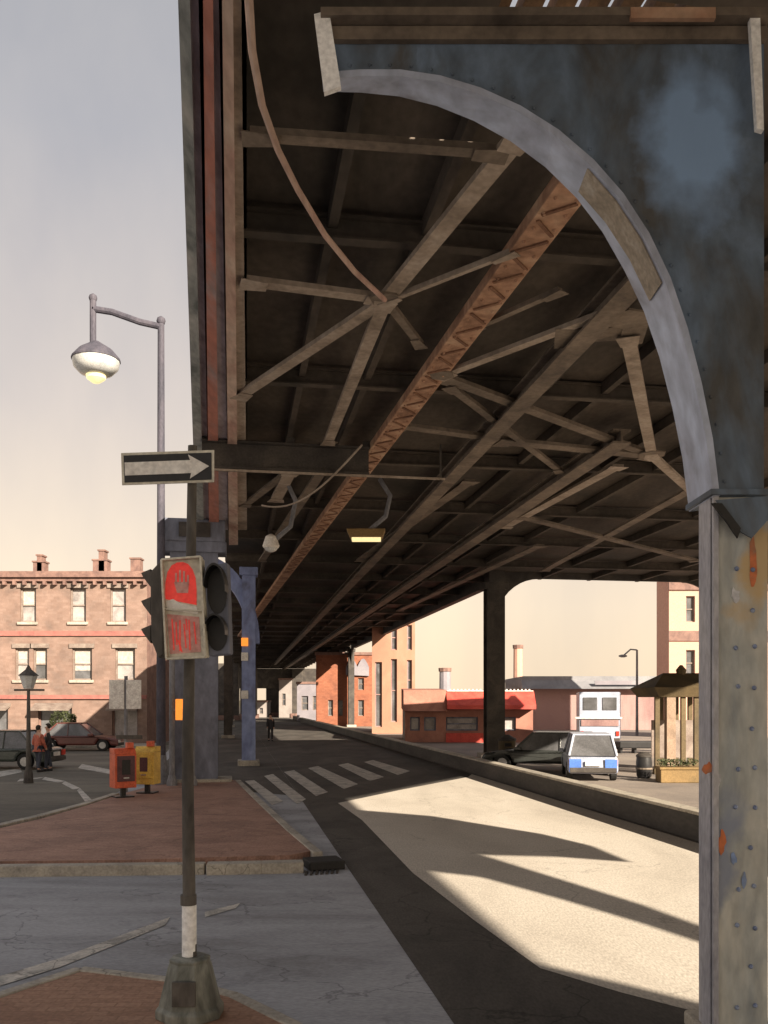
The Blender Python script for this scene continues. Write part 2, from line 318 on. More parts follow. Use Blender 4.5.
# ------------------------------------------------------------------ the ground
struct(MB().box((-900, -200, -.6), (900, 1800, -.02)).build('ground', M['ground']))
def flat(pts, z): return [Vector((p[0], p[1], z)) for p in pts]
struct(MB().poly([G(338, 803, -.002), G(362, 820, -.002), G(413, 873, -.002), G(474, 920, -.002), G(540, 968, -.002), G(620, 992, -.002), G(712, 1016, -.002), V(8.42, 4, -.002), V(8.42, 31.5, -.002), G(468, 777, -.002), G(400, 790, -.002)]).build('sunlit_road_patch', M['road']))  # pale shape follows the sunlit patch, sunlight put into the road colour
struct(MB().poly([V(1.75, -30, -.006), V(8.45, -30, -.006), V(8.45, 170, -.006), V(1.75, 170, -.006)]).build('viaduct_road', M['asphalt_shaded']))  # darker colour stands in for shade around the sunlit patch
struct(MB().poly([V(-3, 29.8, -.006), V(1.745, 25, -.006), V(1.745, 170, -.006), V(-3, 170, -.006)]).build('viaduct_road', M['asphalt_shaded']))
# the side street on the left and the foreground crossing
struct(MB().poly([Vector((-70, -30, -.008)), V(1.75, -30, -.008), V(1.75, 170, -.008), Vector((-90, 170, -.008))]).build('side_street', M['asphalt']))
struct(MB().poly([V(8.9, -30, -.008), Vector((110, -30, -.008)), Vector((110, 150, -.008)), V(8.9, 150, -.008)]).build('parking_ground', M['lot']))
struct(MB().poly([G(-200, 742, -.004), G(-200, 850, -.004), G(70, 815, -.004), G(118, 792, -.004), G(150, 772, -.004), G(175, 742, -.004)]).build('far_street', M['asphalt_far']))

def slab(name, pix, z, m, thick=.16):
    pts = [G(a, b, z) for a, b in pix]
    return struct(MB().prism(pts, (0, 0, -thick)).build(name, m))
# brick island and its kerb
isl = [(-60, 842), (40, 819), (85, 806), (118, 795), (160, 783), (200, 779), (238, 780), (262, 803), (290, 829), (316, 850), (290, 855), (120, 860), (-60, 862)]
slab('brick_pavement', isl, .13, M['brick_walk'])
ctr = sum((G(a, b, .13) for a, b in isl), Vector())/len(isl)
def kerb(name, pix, zt, wd=.18, m='kerb'):
    pts = [G(a, b, zt) for a, b in pix]; b = MB()
    for i in range(len(pts)-1):
        a, c = pts[i].copy(), pts[i+1].copy(); a.z = c.z = zt/2+.004-.04
        dd = (c-a).normalized(); b.bar(a-dd*.003*i, c+dd*.003, wd, zt+.08)
    return struct(b.build(name, M[m], bevel=.015))
kerb('kerb', [(-60, 866), (120, 864), (205, 863)], .15, .22)
kerb('kerb', [(207, 863), (262, 862), (303, 861)], .155, .26)
kerb('kerb', [(318, 852), (290, 829), (262, 803), (238, 780)], .15, .16)
kerb('kerb', [(-60, 838), (40, 815), (85, 803), (116, 793)], .145, .2)
# storm drain at the corner
dr = thing('storm_drain', G(322, 862, 0), 'dark cast iron storm drain inlet at the corner of the brick pavement', 'drain')
b = MB(); a0, a1 = G(306, 861, .12), G(341, 859, .12)
b.bar(a0-Vector((0, 0, .05)), a1-Vector((0, 0, .05)), .5, .14); b.build('hood', M['drain'], dr, bevel=.02)
b = MB()
for i in range(7):
    q = a0.lerp(a1, (i+.5)/7); b.bar(q+Vector((0, -.55, -.115)), q+Vector((0, -.27, -.115)), .035, .02)
b.build('grate', M['dark'], dr)
# near pavement corner
nearp = [(-40, 1012), (30, 988), (80, 972), (120, 974), (180, 984), (232, 998), (290, 1026), (330, 1060), (-40, 1200)]
slab('near_pavement', nearp, .13, M['brick_walk2'])
kerb('kerb', [(-60, 1013), (30, 984), (80, 968)], .14, .12)
kerb('kerb', [(80, 968), (180, 980), (234, 994), (295, 1024), (340, 1062)], .14, .12)
# road paint
def stripe(name, pix, m='paint', z=.0):
    return struct(MB().poly([G(a, b, z) for a, b in pix]).build(name, M[m]))
for q in [[(245, 781), (254, 780), (283, 801), (272, 805)], [(264, 776), (273, 774), (306, 799), (297, 804)], [(284, 772), (294, 770), (328, 792), (316, 796)],
          [(308, 768), (318, 766), (358, 784), (344, 789)], [(338, 765), (348, 763), (384, 777), (370, 781)], [(364, 762), (373, 760), (410, 771), (398, 775)]]:
    stripe('crosswalk_stripe', q, z=.004)
stripe('lane_line', [(-30, 985), (60, 958), (170, 917), (165, 925), (60, 967), (-30, 995)], z=.0)
stripe('lane_line', [(205, 912), (240, 903), (236, 908), (205, 917)], z=.0)
b = MB()
cl = [(20, 779), (45, 777), (65, 781), (80, 788), (92, 800)]
for i in range(len(cl)-1):
    (a, c), (d, e) = cl[i], cl[i+1]; b.poly([G(a, c, .0), G(d, e, .0), G(d-7, e+1.5, .0), G(a-3, c+2.5, .0)])
struct(b.build('curved_line', M['paint']))
stripe('lane_line', [(82, 764), (112, 770), (110, 774), (78, 768)], z=.0)
stripe('lane_line', [(-20, 775), (20, 768), (22, 772), (-20, 781)], z=.0)
# low concrete wall along the right of the road
lw = thing('low_wall', V(8.65, 30, 0), 'long low weathered concrete wall running along the far side of the sunlit road', 'wall')
b = MB(); b.bar(V(8.65, 9, .24), V(8.65, 135, .24), .28, .50); b.build('wall', M['wallmat'], lw, bevel=.02)
b = MB(); b.bar(V(8.65, 9, .525), V(8.65, 135, .525), .36, .065); b.build('coping', M['kerb'], lw, bevel=.015)
# hills on the skyline
b = MB(); pr = [(-100, 3), (60, 8), (95, 11.5), (150, 13), (200, 13), (250, 10.5), (300, 9), (420, 6)]
b.prism([Vector((pr[0][0], 520, -1))]+[Vector((x, 520, z+random.uniform(-.3, .3))) for x, z in pr]+[Vector((pr[-1][0], 520, -1))], (0, 80, 0))
struct(b.build('hills', M['hill']))

# ------------------------------------------------------------------ the viaduct
ZS = CAMH+5.7
via = thing('railway_viaduct', V(5, 40, 0), 'dark riveted steel railway viaduct overhead, its braced deck covering the road', 'viaduct')
def vb(b, name, m, **k): return b.build(name, M[m], via, **k)
# floor plates
dk = [(-.85, -30), (12.2, -30), (12.2, 4.2), (24.5, 21), (24.5, 41.9), (12.2, 41.9), (12.2, 160), (-.85, 160)]
hole_t = (6.2, 8.4)
b = MB()
def dquad(x0, x1, t0, t1, z=ZS+.45, h=.12): b.prism([V(x0, t0, z), V(x1, t0, z), V(x1, t1, z), V(x0, t1, z)], (0, 0, h))
dquad(-.42, 12.95, -30, 7.4); dquad(-.42, 2.3, 7.4, 8.1); dquad(4.5, 12.95, 7.4, 8.1); dquad(-.42, 12.95, 8.1, 41.9); dquad(-.42, 12.2, 41.9, 160)
b.prism([V(12.952, 5.2, ZS+.45), V(24.5, 21, ZS+.45), V(24.5, 41.9, ZS+.45), V(12.952, 41.9, ZS+.45)], (0, 0, .12))
vb(b, 'deck', 'soffit')
for i in range(8): b = MB(); b.bar(V(2.36+i*.29+random.uniform(-.008, .008), 7.3, ZS+.64), V(2.36+i*.29, 8.2, ZS+.67), .18, .16); vb(b, 'sleeper', 'tie')
# floor beams (one part: crosswise joists) and longitudinal stringers
t = -20
while t < 158:
    x1 = 24.2 if 22 < t < 41.5 else 12.0
    if abs(t-7) > 1.2: b = MB(); b.ibeam(V(-.4, t, ZS+.2), V(x1, t, ZS+.28), .18, .3, .03); vb(b, 'floor_beam', 'soffit')
    t += 5.2
for x in (1.2, 2.4, 5.8, 7.0, 9.2, 10.6):
    b = MB(); b.bar(V(x, 8.6, ZS+.32), V(x, 158, ZS+.32), .12, .22); vb(b, 'stringer', 'soffit')
for x in (14.5, 17, 19.5, 22): b = MB(); b.bar(V(x, 22, ZS+.32), V(x, 41.7, ZS+.32), .16, .22); vb(b, 'stringer', 'soffit')
def hbar(p0, p1, w, h=5.7, m='steel', name='brace', dz=0, ht=.10):
    a, c = S(*p0, h), S(*p1, h); a.z += dz; c.z += dz; b = MB(); b.bar(a, c, w, ht)
    o = vb(b, name, m); dd = (c-a).normalized(); sd_ = dd.cross(Vector((0, 0, 1)))
    for e_, sg in ((a, 1), (c, -1)):
        g_ = MB(); w2 = w*.72+.02; q_ = e_+Vector((0, 0, -ht/2-.012)); g_.prism([q_-dd*sg*.08-sd_*w2, q_-dd*sg*.08+sd_*w2, q_+dd*sg*.28+sd_*w*.6, q_+dd*sg*.28-sd_*w*.6], (0, 0, -.012)); g_.build('gusset', M[m], o)
        g_ = None
    return o
# main girders underneath
H0 = 5.62
a, c = S(578, 176, H0), S(240, 636, H0)
b = MB(); b.bar(a, c, .42, .16)
rg = vb(b, 'rusty_girder', 'rust', bevel=.01); rg['label'] = 'orange rust covered girder'
b = MB(); nrm = (c-a).normalized()
sdv = nrm.cross(Vector((0, 0, 1)))
for i in range(150):
    q = a+nrm*(.3+i*.32)
    for s_ in (-.13, .13): b.ball(q+sdv*s_+Vector((0, 0, -.085)), .028, 6)
b.build('rivets', M['rust'], rg)['kind'] = 'stuff'
b = MB()
for i in range(70):
    q = a+nrm*(.35+i*.42); sg = 1 if i % 2 else -1
    b.bar(q-sdv*.15*sg+Vector((0, 0, -.093)), q+nrm*.3+sdv*.15*sg+Vector((0, 0, -.093)), .045, .02)
b.build('lacing', M['lacing'], rg)['kind'] = 'stuff'
a, c = S(648, 262, 5.6), S(275, 664, 5.6); b = MB(); b.ibeam(a, c, .34, .3); vb(b, 'girder', 'steel')
a, c = S(622, 436, 5.6), S(268, 680, 5.6); b = MB(); b.ibeam(a, c, .4, .3); vb(b, 'girder', 'steel')
# bracing fans
n1, n2, n3 = (385, 300), (442, 376), (652, 455)
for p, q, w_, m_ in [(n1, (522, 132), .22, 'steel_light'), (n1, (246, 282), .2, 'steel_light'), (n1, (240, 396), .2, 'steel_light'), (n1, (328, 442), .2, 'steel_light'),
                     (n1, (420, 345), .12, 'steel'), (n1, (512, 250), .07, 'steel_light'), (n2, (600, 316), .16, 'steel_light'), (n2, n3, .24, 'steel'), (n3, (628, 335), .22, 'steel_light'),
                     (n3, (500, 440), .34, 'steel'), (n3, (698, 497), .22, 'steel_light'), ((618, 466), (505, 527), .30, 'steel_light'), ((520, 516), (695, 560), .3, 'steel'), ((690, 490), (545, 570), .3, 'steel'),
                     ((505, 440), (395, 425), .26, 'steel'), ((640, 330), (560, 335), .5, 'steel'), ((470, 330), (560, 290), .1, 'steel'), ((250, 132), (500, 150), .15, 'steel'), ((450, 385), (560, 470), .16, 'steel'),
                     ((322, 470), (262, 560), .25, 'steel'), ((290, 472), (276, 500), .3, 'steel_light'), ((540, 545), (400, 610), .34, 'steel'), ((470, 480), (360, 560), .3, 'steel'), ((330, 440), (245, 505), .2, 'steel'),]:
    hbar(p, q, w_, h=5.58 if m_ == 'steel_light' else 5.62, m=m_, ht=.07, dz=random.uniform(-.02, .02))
# gusset plates at the nodes
for (x, y), r_ in ((n1, .22), (n2, .22), (n3, .32), ((628, 320), .34)):
    q = S(x, y, 5.52); b = MB(); b.prism([q+Vector((r_*math.cos(k*math.pi/3+.3), r_*math.sin(k*math.pi/3+.3), 0)) for k in range(6)], (0, 0, .03)); vb(b, 'gusset_plate', 'steel')
# curved conduit coming down from the upper left
crv = [(247, -30), (252, 50), (262, 105), (278, 150), (298, 190), (325, 235), (355, 272), (385, 300)]
b = MB(); b.tube([S(x, y, 5.45) for x, y in crv], .035, 8); vb(b, 'curved_conduit', 'tan_steel', smooth=True)
# dark cross girder at mid distance
for (xa, xb, Y, dz, hh) in ((-.7, 2.9, 19.6, -.72, .6),):
    b = MB(); b.ibeam(V(xa, Y, ZS+dz+.3), V(xb, Y, ZS+dz+.3), .3, hh, .04); vb(b, 'cross_girder', 'dark')
    b = MB(); b.bar(V(xa, Y-.1, ZS+dz-.03), V(4.6, Y-.1, ZS+dz-.03), .06, .04); vb(b, 'conduit', 'steel_light')
    b = MB()
    for xh in (xa+.1, 1.2, xb-.05): b = MB(); b.bar(V(xh, Y, ZS+dz+.58), V(xh, Y, ZS+.02), .16, .16, up=(0, 1, 0)); vb(b, 'hanger', 'dark')
    for xh in (4.5,): b = MB(); b.bar(V(xh, Y-.1, ZS+dz-.05), V(xh, Y-.1, ZS+.02), .04, .04, up=(0, 1, 0)); vb(b, 'hanger', 'dark')
# drooping cable
b = MB(); pts = []
for i in range(15):
    k = i/14; q = S(362, 445, 5.3).lerp(S(262, 490, 5.3), k); q.z -= .65*math.sin(math.pi*k*.8); pts.append(q)
b.tube(pts, .022, 6); vb(b, 'cable', 'steel_light')
# right fascia girder with arched openings
def arch_plate(x, ta, tb, r_, z0, z1, th, name, m, axis='t'):
    # solid web between z0.. z1 along t from ta to tb, quarter-round brackets of radius r_ below z0 at both ends
    P_ = (lambda u, z: V(x, u, z)) if axis == 't' else (lambda u, z: V(u, x, z))
    pts = [P_(ta, z1), P_(tb, z1), P_(tb, z0-r_)]
    for i in range(1, 10): a = math.pi/2*i/10; pts.append(P_(tb-r_+r_*math.cos(a), z0-r_+r_*math.sin(a)))
    pts += [P_(tb-r_, z0), P_(ta+r_, z0)]
    for i in range(9, 0, -1): a = math.pi/2*i/10; pts.append(P_(ta+r_-r_*math.cos(a), z0-r_+r_*math.sin(a)))
    pts.append(P_(ta, z0-r_))
    off = V(th, 0, 0) if axis == 't' else V(0, th, 0)
    b = MB(); n = len(pts); k = len(b.v); offv = off
    # fan as quads against the top edge to stay robust
    half = [(ta, z0-r_)]+[(ta+r_-r_*math.cos(math.pi/2*i/10), z0-r_+r_*math.sin(math.pi/2*i/10)) for i in range(1, 10)]+[(ta+r_, z0), (tb-r_, z0)]+[(tb-r_+r_*math.cos(math.pi/2*i/10), z0-r_+r_*math.sin(math.pi/2*i/10)) for i in range(9, 0, -1)]+[(tb, z0-r_)]
    for (u0, a0), (u1, a1) in zip(half[:-1], half[1:]):
        if abs(u1-u0) < 1e-5: continue
        b.prism([P_(u0, a0), P_(u1, a1), P_(u1, z1), P_(u0, z1)], off)
    return vb(b, name, m)
arch_plate(12.0, 41.35, 93.7, 1.9, ZS-.12, ZS+1.3, .12, 'fascia_girder', 'dark')
arch_plate(12.0, 94.3, 129.7, 1.9, ZS-.12, ZS+1.3, .12, 'fascia_girder', 'dark')
b = MB(); b.bar(V(12.08, 43.4, ZS-.14), V(12.08, 91.6, ZS-.14), .36, .05); vb(b, 'flange', 'dark')
arch_plate(41.0, 12.13, 23.7, 2.2, ZS+.16, ZS+1.1, .14, 'portal_girder', 'dark', axis='x')
b = MB(); b.bar(V(12.05, 40.5, ZS+.17), V(12.05, 41.34, ZS+.17), .75, .54); vb(b, 'bearing_block', 'dark')
b = MB(); b.bar(V(24.4, 21, ZS+.3), V(24.4, 42, ZS+.3), .3, 1.0); b.bar(V(12.3, 4.4, ZS+.6), V(24.4, 20.9, ZS+.6), .2, .4); vb(b, 'edge_girder', 'dark')
# bent columns
def column(xp, t_, w_, d_, mname, ztop, cat='column', flare=True, lab=None, caplab=True):
    base = V(xp, t_, 0)
    c = thing('viaduct_column', base, lab, 'column', 'steel columns carrying the viaduct')
    u = Vector((PX, PY, 0)); v = Vector((DX, DY, 0))
    T = lambda q: base+u*q[0]+v*q[1]+Vector((0, 0, q[2]))
    b = MB(); tf = .06
    b.box((-w_/2, -d_/2, 0), (w_/2, -d_/2+tf, ztop), T); b.box((-w_/2, d_/2-tf, 0), (w_/2, d_/2, ztop), T); b.box((-w_*.36, -d_/2+tf+.002, 0), (w_*.36, d_/2-tf-.002, ztop), T)
    b.build('shaft', M[mname], c)
    b = MB(); b.box((-w_*.8, -d_*.8, -.1), (w_*.8, d_*.8, .22), T); b.build('footing', M['kerb'], c, bevel=.03)
    b = MB(); b.box((-w_*.68, -d_*.62, ztop-.32), (w_*.68, d_*.62, ztop+.02), T); b.build('cap', M[mname], c, bevel=.03)
    return c, T
column(12.05, 41, .85, .7, 'dark', ZS-.1, lab='slim dark column between the red awning and the parked cars')
column(12.05, 94, .62, .6, 'dark', ZS-.1, lab='thin dark column in front of the orange brick building')
column(12.05, 130, .62, .6, 'dark', ZS-.1, lab='farthest dark column beside the blue grey building')
column(24.1, 41, .62, .6, 'dark', ZS-.1, lab='dark column hidden behind the big riveted near column')
column(11.9, -13, .6, .6, 'dark', ZS-.1, lab='dark column behind the viewer on the right')
# left columns
cL, TL = column(-1.25, 28.8, 1.45, .8, 'bluegrey', ZS-.75, lab='wide blue grey column behind the traffic signals, at the brick pavement')
b = MB(); b.box((-.95, -.55, ZS-.75), (.95, .55, ZS-.05), TL); b.build('bearing', M['bluegrey'], cL, bevel=.04)
b = MB(); b.box((-.45, -.62, ZS-.62), (.5, -.552, ZS-.18), TL); b.build('plate', M['dark'], cL)
cB, TB = column(.55, 37.5, .55, .6, 'blue', ZS-.2, lab='slender blue column with a rounded bracket, right of the wide blue grey one')
b = MB()
RX, RZ = 2.1, 3.2
for i in range(14):
    a0, a1 = math.pi/2*i/14, math.pi/2*(i+1)/14
    o0, o1 = Vector((math.cos(a0), 0, math.sin(a0))), Vector((math.cos(a1), 0, math.sin(a1)))
    f = lambda o_, s_: TB((-1.9+RX*o_.x*s_, 0, 5.0+RZ*o_.z*s_))
    b.prism([f(o0, 1.12)-V(0, .25), f(o1, 1.12)-V(0, .25), f(o1, .9)-V(0, .25), f(o0, .9)-V(0, .25)], V(0, .5))
b.build('bracket', M['blue'], cB)
for z_, m_ in ((5.05, 'amber'), (4.45, 'signwhite'), (2.9, 'signwhite')):
    b = MB(); b.box((-.3, -.38, z_-.17), (-.02, -.302, z_+.17), TB); b.build('marker', M[m_], cB, bevel=.02)
for (x_, t_) in ((-.5, 66), (-.5, 95), (-.5, 125)):
    column(x_, t_, .6, .6, 'dark', ZS-.1, lab={66: 'dark left hand column far under the viaduct, nearest of the far left row', 95: 'distant left hand column under the viaduct, middle of the far left row', 125: 'most distant left hand column near the vanishing point'}[t_])
# left edge girder: strips seen from below
lg = thing('edge_girder', V(-.5, 15, ZS), 'tall streaked red, grey and green steel edge girder against the sky', 'girder')
def strip(x0a, x1a, x0b, x1b, hz, hh, m_, nm, y1=530):
    # plan strip between pixel columns xa (y=0) and xb (y=y1) at height hz above the eye, straight in 3D; runs on toward the viewer
    n0, n1_, f0, f1 = S(x0a, 0, hz), S(x1a, 0, hz), S(x0b, y1, hz), S(x1b, y1, hz)
    b = MB(); k0 = (n0-f0)*.55; k1 = (n1_-f1)*.55
    b.prism([n0+k0, n1_+k1, f1, f0], (0, 0, hh)); return b.build(nm, M[m_], lg)
strip(178, 190, 196, 204, 5.60, .14, 'green_steel', 'outer_angle')
strip(189, 205, 202, 211, 5.66, .2, 'grey_steel', 'bottom_plate')
strip(207, 210, 213, 215, 5.88, 1.0, 'dark', 'web')
strip(203, 213, 209, 219, 5.55, .12, 'dark_red', 'flange')
strip(213, 223, 219, 228, 5.62, .2, 'grey_steel', 'flange')
strip(222, 233, 229, 238, 5.53, .12, 'tan_steel', 'flange', 545)
strip(232, 241, 237, 247, 5.60, .2, 'steel_light', 'inner_angle')

for i, (a_, c_, Yp, lab) in enumerate(((205, 238, 128, 'broad dark far pier at the left of the vanishing point'), (240, 256, 142, 'dark far pier just left of the tiny pale shed'), (266, 279, 160, 'dark far pier between the tiny pale shed and the small pale building'), (292, 303, 150, 'dark far pier beside the blue grey building'))):
    xa_, xb_ = (a_-384)/F*Yp, (c_-384)/F*Yp; t_ = thing('far_pier', ((xa_+xb_)/2, Yp, 0), lab, 'pier', 'dark piers at the far end of the viaduct')
    b = MB(); b.box((xa_, Yp, 0), (xb_, Yp+1.5, ZS-.2)); b.build('shaft', M['dark'], t_, bevel=.05)
    b = MB(); b.box((xa_-.25, Yp-.25, 0), (xb_+.25, Yp+1.75, .7)); b.build('plinth', M['cornice'], t_, bevel=.05)
b = MB(); b.box(((215-384)/F*152, 151, ZS-3.4), ((330-384)/F*152, 152.4, ZS-.1)); vb(b, 'end_girder', 'dark')

# ------------------------------------------------------------------ the near portal with its curved bracket
YN = 6.8
base = Vector(((741-384)/F*YN, YN+.24, 0)); cx, ct = base.x, base.y
npc = thing('portal_column', base, 'massive riveted grey green column at right with an arched bracket over the road', 'column')
Tn = lambda q: base+Vector(q)
def W_(x, y=0): return Vector((x, y, 0))
ZC = P(700, 497, YN).z
b = MB(); b.box((-.205, -.24, 0), (.205, -.20, ZC), Tn); b.box((-.205, 0, 0), (.205, .04, ZC), Tn); b.build('face_plate', M['column'], npc, bevel=.006)
b = MB(); b.box((-.19, -.198, 0), (-.16, -.004, ZC-.004), Tn); b.box((.16, -.198, 0), (.19, -.004, ZC-.004), Tn); b.build('side_plate', M['skylit_lilac'], npc)
b = MB(); b.box((-.222, -.275, .0), (-.18, -.242, ZC), Tn); b.box((-.222, -.2, 0), (-.207, .04, ZC), Tn); b.build('corner_angle', M['skylit_lilac'], npc, bevel=.004)
b = MB()
z = .3; zs = []
while z < ZC-.15: zs.append(z); z += .3
for i, z in enumerate(zs):
    for x in ((-.03, .1) if i % 3 != 1 else (.08,)): b.ball(Tn((x+random.uniform(-.012, .012), -.243, z+random.uniform(-.02, .02))), .019, 8)
b.build('rivets', M['rivet'], npc, smooth=True)
b = MB(); b.box((-.26, -.3, -.1), (.32, .3, .1), Tn); b.build('footing', M['kerb'], npc, bevel=.03)
# graffiti marks: irregular painted shapes on the face
def splat(cx_, cz_, w_, h_, m_, lift, n=13):
    b = MB(); pts = []
    for i in range(n):
        a = 2*math.pi*i/n; r_ = random.uniform(.55, 1.1); pts.append(Tn((cx_+w_*r_*math.cos(a), -.242-lift, cz_+h_*r_*math.sin(a))))
    b.prism(pts, W_(0, -.0015)); b.build('graffiti', M[m_], npc)
for (px, py, w_, h_, m_, lf) in ((708, 768, .05, .05, 'graf_orange', .002), (716, 780, .035, .09, 'graf_white', .004), (722, 842, .03, .11, 'graf_orange', .002), (733, 858, .03, .07, 'graf_blue', .004), (744, 880, .02, .09, 'graf_blue', .006), (735, 595, .04, .06, 'graf_white', .002), (753, 560, .035, .2, 'graf_orange', .0)):
    q = P(px, py, YN); splat(q.x-cx, q.z, w_, h_, m_, lf)
# web with quarter curve: pixels of the curved edge mapped on the portal plane
def PP(px, py, dt=0): return P(px, py, YN+dt)
edge = [(322, 76), (360, 73), (400, 73), (440, 79), (480, 91), (520, 109), (558, 133), (593, 163), (622, 196), (648, 236), (669, 280), (686, 330), (700, 385), (711, 440), (718, 497)]
topz = PP(400, 30).z
b = MB()
E3 = [PP(*p) for p in edge]
for p, q in zip(E3[:-1], E3[1:]): b.prism([p, q, Vector((q.x, q.y, topz)), Vector((p.x, p.y, topz))], W_(0, .03))
rt = PP(764, 497)
b.prism([E3[-1], rt, Vector((rt.x, rt.y, topz)), Vector((E3[-1].x, E3[-1].y, topz))], W_(0, .03))
b.build('web_plate', M['web'], npc)
b = MB()
thk = .05
for i in range(len(E3)-1):
    p, q = E3[i], E3[i+1]; d = (q-p).normalized(); n_ = d.cross(Vector((0, 1, 0))).normalized()
    if n_.z > 0 and abs(n_.z) > .0: pass
    # flange lies below/left of the web edge
    def nn(j):
        a = E3[max(j-1, 0)]; c = E3[min(j+1, len(E3)-1)]; dd = (c-a).normalized(); k = Vector((0, 1, 0)).cross(dd).normalized(); return k if k.z < 0 or k.x < 0 else -k
    o0, o1 = nn(i)*thk, nn(i+1)*thk; fr = W_(0, -.04)
    w0, w1 = (.10+.40*min(1, j_/9) for j_ in (i, i+1)); k_ = len(b.v)
    b.v += [p+fr, q+fr, q+fr+o1, p+fr+o0, p+W_(0, w0), q+W_(0, w1), q+W_(0, w1)+o1, p+W_(0, w0)+o0]
    for fc in ((0, 1, 2, 3), (7, 6, 5, 4), (0, 4, 5, 1), (2, 6, 7, 3)): b.f.append([k_+v_ for v_ in fc])
    if i == 0: b.f.append([k_+v_ for v_ in (0, 3, 7, 4)])
b.build('curved_flange', M['flange'], npc)
b = MB()
for i in (8,):
    p = E3[i].lerp(E3[i+1], .1); q = E3[i+1].lerp(E3[i+2], .3); kk = Vector((0, 1, 0)).cross((q-p).normalized()).normalized(); kk = -kk if (kk.z < 0 or kk.x < 0) else kk
for i in range(7, 10):
    p, q = E3[i], E3[i+1]; o0, o1 = nn(i)*(thk+.004), nn(i+1)*(thk+.004)
    b.prism([p+o0+W_(0, .0), q+o1+W_(0, .0), q+o1+W_(0, .3), p+o0+W_(0, .3)], nn(i)*.012)
b.build('patch_plate', M['tanpatch'], npc)
b = MB()
for i in range(len(E3)-1):
    for k in (.25, .75):
        p = E3[i].lerp(E3[i+1], k); dd = (E3[i+1]-E3[i]).normalized(); kk = Vector((0, 1, 0)).cross(dd).normalized(); kk = -kk if (kk.z < 0 or kk.x < 0) else kk
        b.ball(p+kk*.06+W_(0, -.004), .014, 6)
b.build('flange_rivets', M['web'], npc)
# top and side flanges, end plates coloured white to look lit
l0 = Vector((E3[0].x, E3[0].y, topz)); r0 = Vector((rt.x, rt.y, topz))
b = MB(); b.bar(l0+Vector((0, 0, .03)), r0+Vector((0, 0, .03)), .3, .06); b.build('top_flange', M['steel'], npc)
b = MB(); b.box((PP(625, 0).x, YN-.16, topz-.03), (PP(708, 0).x, YN-.12, topz+.05)); b.build('rusty_plate', M['rust'], npc)
b = MB(); b.bar(l0+Vector((0, 0, -.06))+W_(0, -.03), r0+Vector((0, 0, -.06))+W_(0, -.03), .05, .1); b.build('angle', M['steel'], npc)
b = MB(); b.prism([PP(314, 14, -.12), PP(329, 10, -.12), PP(341, 86, -.12), PP(324, 92, -.12)], W_(0, .05)); o = b.build('lit_end_plate', M['white'], npc); o['label'] = 'end plate coloured white to look lit'
b = MB(); b.prism([PP(750, 14, -.12), PP(760, 10, -.12), PP(764, 130, -.12), PP(757, 128, -.12)], W_(0, .05)); b.build('lit_end_plate', M['white'], npc)
# cap and gusset at the column head
b = MB(); b.box((-.25, -.3, ZC+.004), (.26, .27, ZC+.05), Tn); b.build('cap', M['web'], npc, bevel=.006)
b = MB(); b.prism([PP(716, 500, -.1), PP(768, 496, -.1), PP(768, 520, -.1), PP(752, 538, -.1), PP(738, 530, -.1), PP(728, 512, -.1)], W_(0, .02)); b.build('gusset', M['web'], npc)
b = MB(); b.prism([PP(712, 503, -.13), PP(722, 503, -.13), PP(741, 528, -.13), PP(738, 538, -.13), PP(727, 522, -.13)], W_(0, .025)); b.build('gusset_edge', M['black'], npc)

# added unseen plates right of view, cut to throw bars of shade
ssb = thing('shade_plates', V(12.3, -8, 0), 'added dark plates out of view at right, cut to shade the road', 'shade blocker')
def back(px, py, xs=12.35):
    g = G(px, py); x_, t_ = XT(g.x, g.y); dl = xs-x_; return V(xs, t_-1.922*dl, .8796*dl)
def blk(pix, nm):
    b = MB(); b.prism([back(*p) for p in pix], V(.05, 0)); return b.build(nm, M['dark'], ssb)
blk([(400, 850), (470, 852), (560, 880), (640, 905), (722, 935), (722, 950), (640, 923), (560, 899), (480, 877), (400, 868)], 'shade_bar_plate')
blk([(440, 985), (470, 958), (540, 965), (620, 984), (700, 1004), (800, 1030), (800, 1250), (440, 1120)], 'foot_plate')  # no footing here: added plate that shades the nearest road
blk([(300, 806), (345, 809), (430, 816), (540, 834), (590, 846), (628, 862), (560, 857), (480, 855), (400, 860), (300, 870)], 'shade_wedge_plate')

# ------------------------------------------------------------------ under deck lamps
def deck_lamp(px, py, Y, lab, kind):
    p = P(px, py, Y); t_ = thing('deck_lamp', p, lab, 'lamp', 'lamps hung under the deck')
    top = Vector((p.x+.35, p.y+.2, ZS+.05))
    b = MB(); b.tube([top, Vector((p.x+.62, p.y+.1, (p.z+top.z)/2+.3)), Vector((p.x+.5, p.y, p.z+.5)), Vector((p.x+.1, p.y, p.z+.16))], .06, 8); b.build('arm', M['polegrey'], t_, smooth=True)
    if kind:
        b = MB(); b.prism([p+Vector(q) for q in ((-.5, -.2, .16), (.5, -.2, .16), (.42, -.2, -.06), (-.4, -.2, -.06))], (0, .4, 0)); b.build('housing', M['oliveyellow'], t_, bevel=.02)
        b = MB(); b.box((-.36, -.17, -.12), (.38, .17, -.062), lambda q: p+Vector(q)); b.build('lens', M['lampbulb'], t_)
    else:
        b = MB(); b.lathe([(.05, .3), (.14, .24), (.22, .0), (.19, -.05)], p, 14); b.build('housing', M['signwhite'], t_, smooth=True)
        b = MB(); b.lathe([(.18, -.052), (.13, -.12), (.04, -.16)], p, 14); b.build('lens', M['lampglass'], t_)
deck_lamp(366, 536, 23, 'yellowish box lamp hanging on a curved arm beside the rusty girder', 1)
deck_lamp(271, 546, 23, 'pale cone shaped lamp hanging under the deck beside the edge girder', 0)

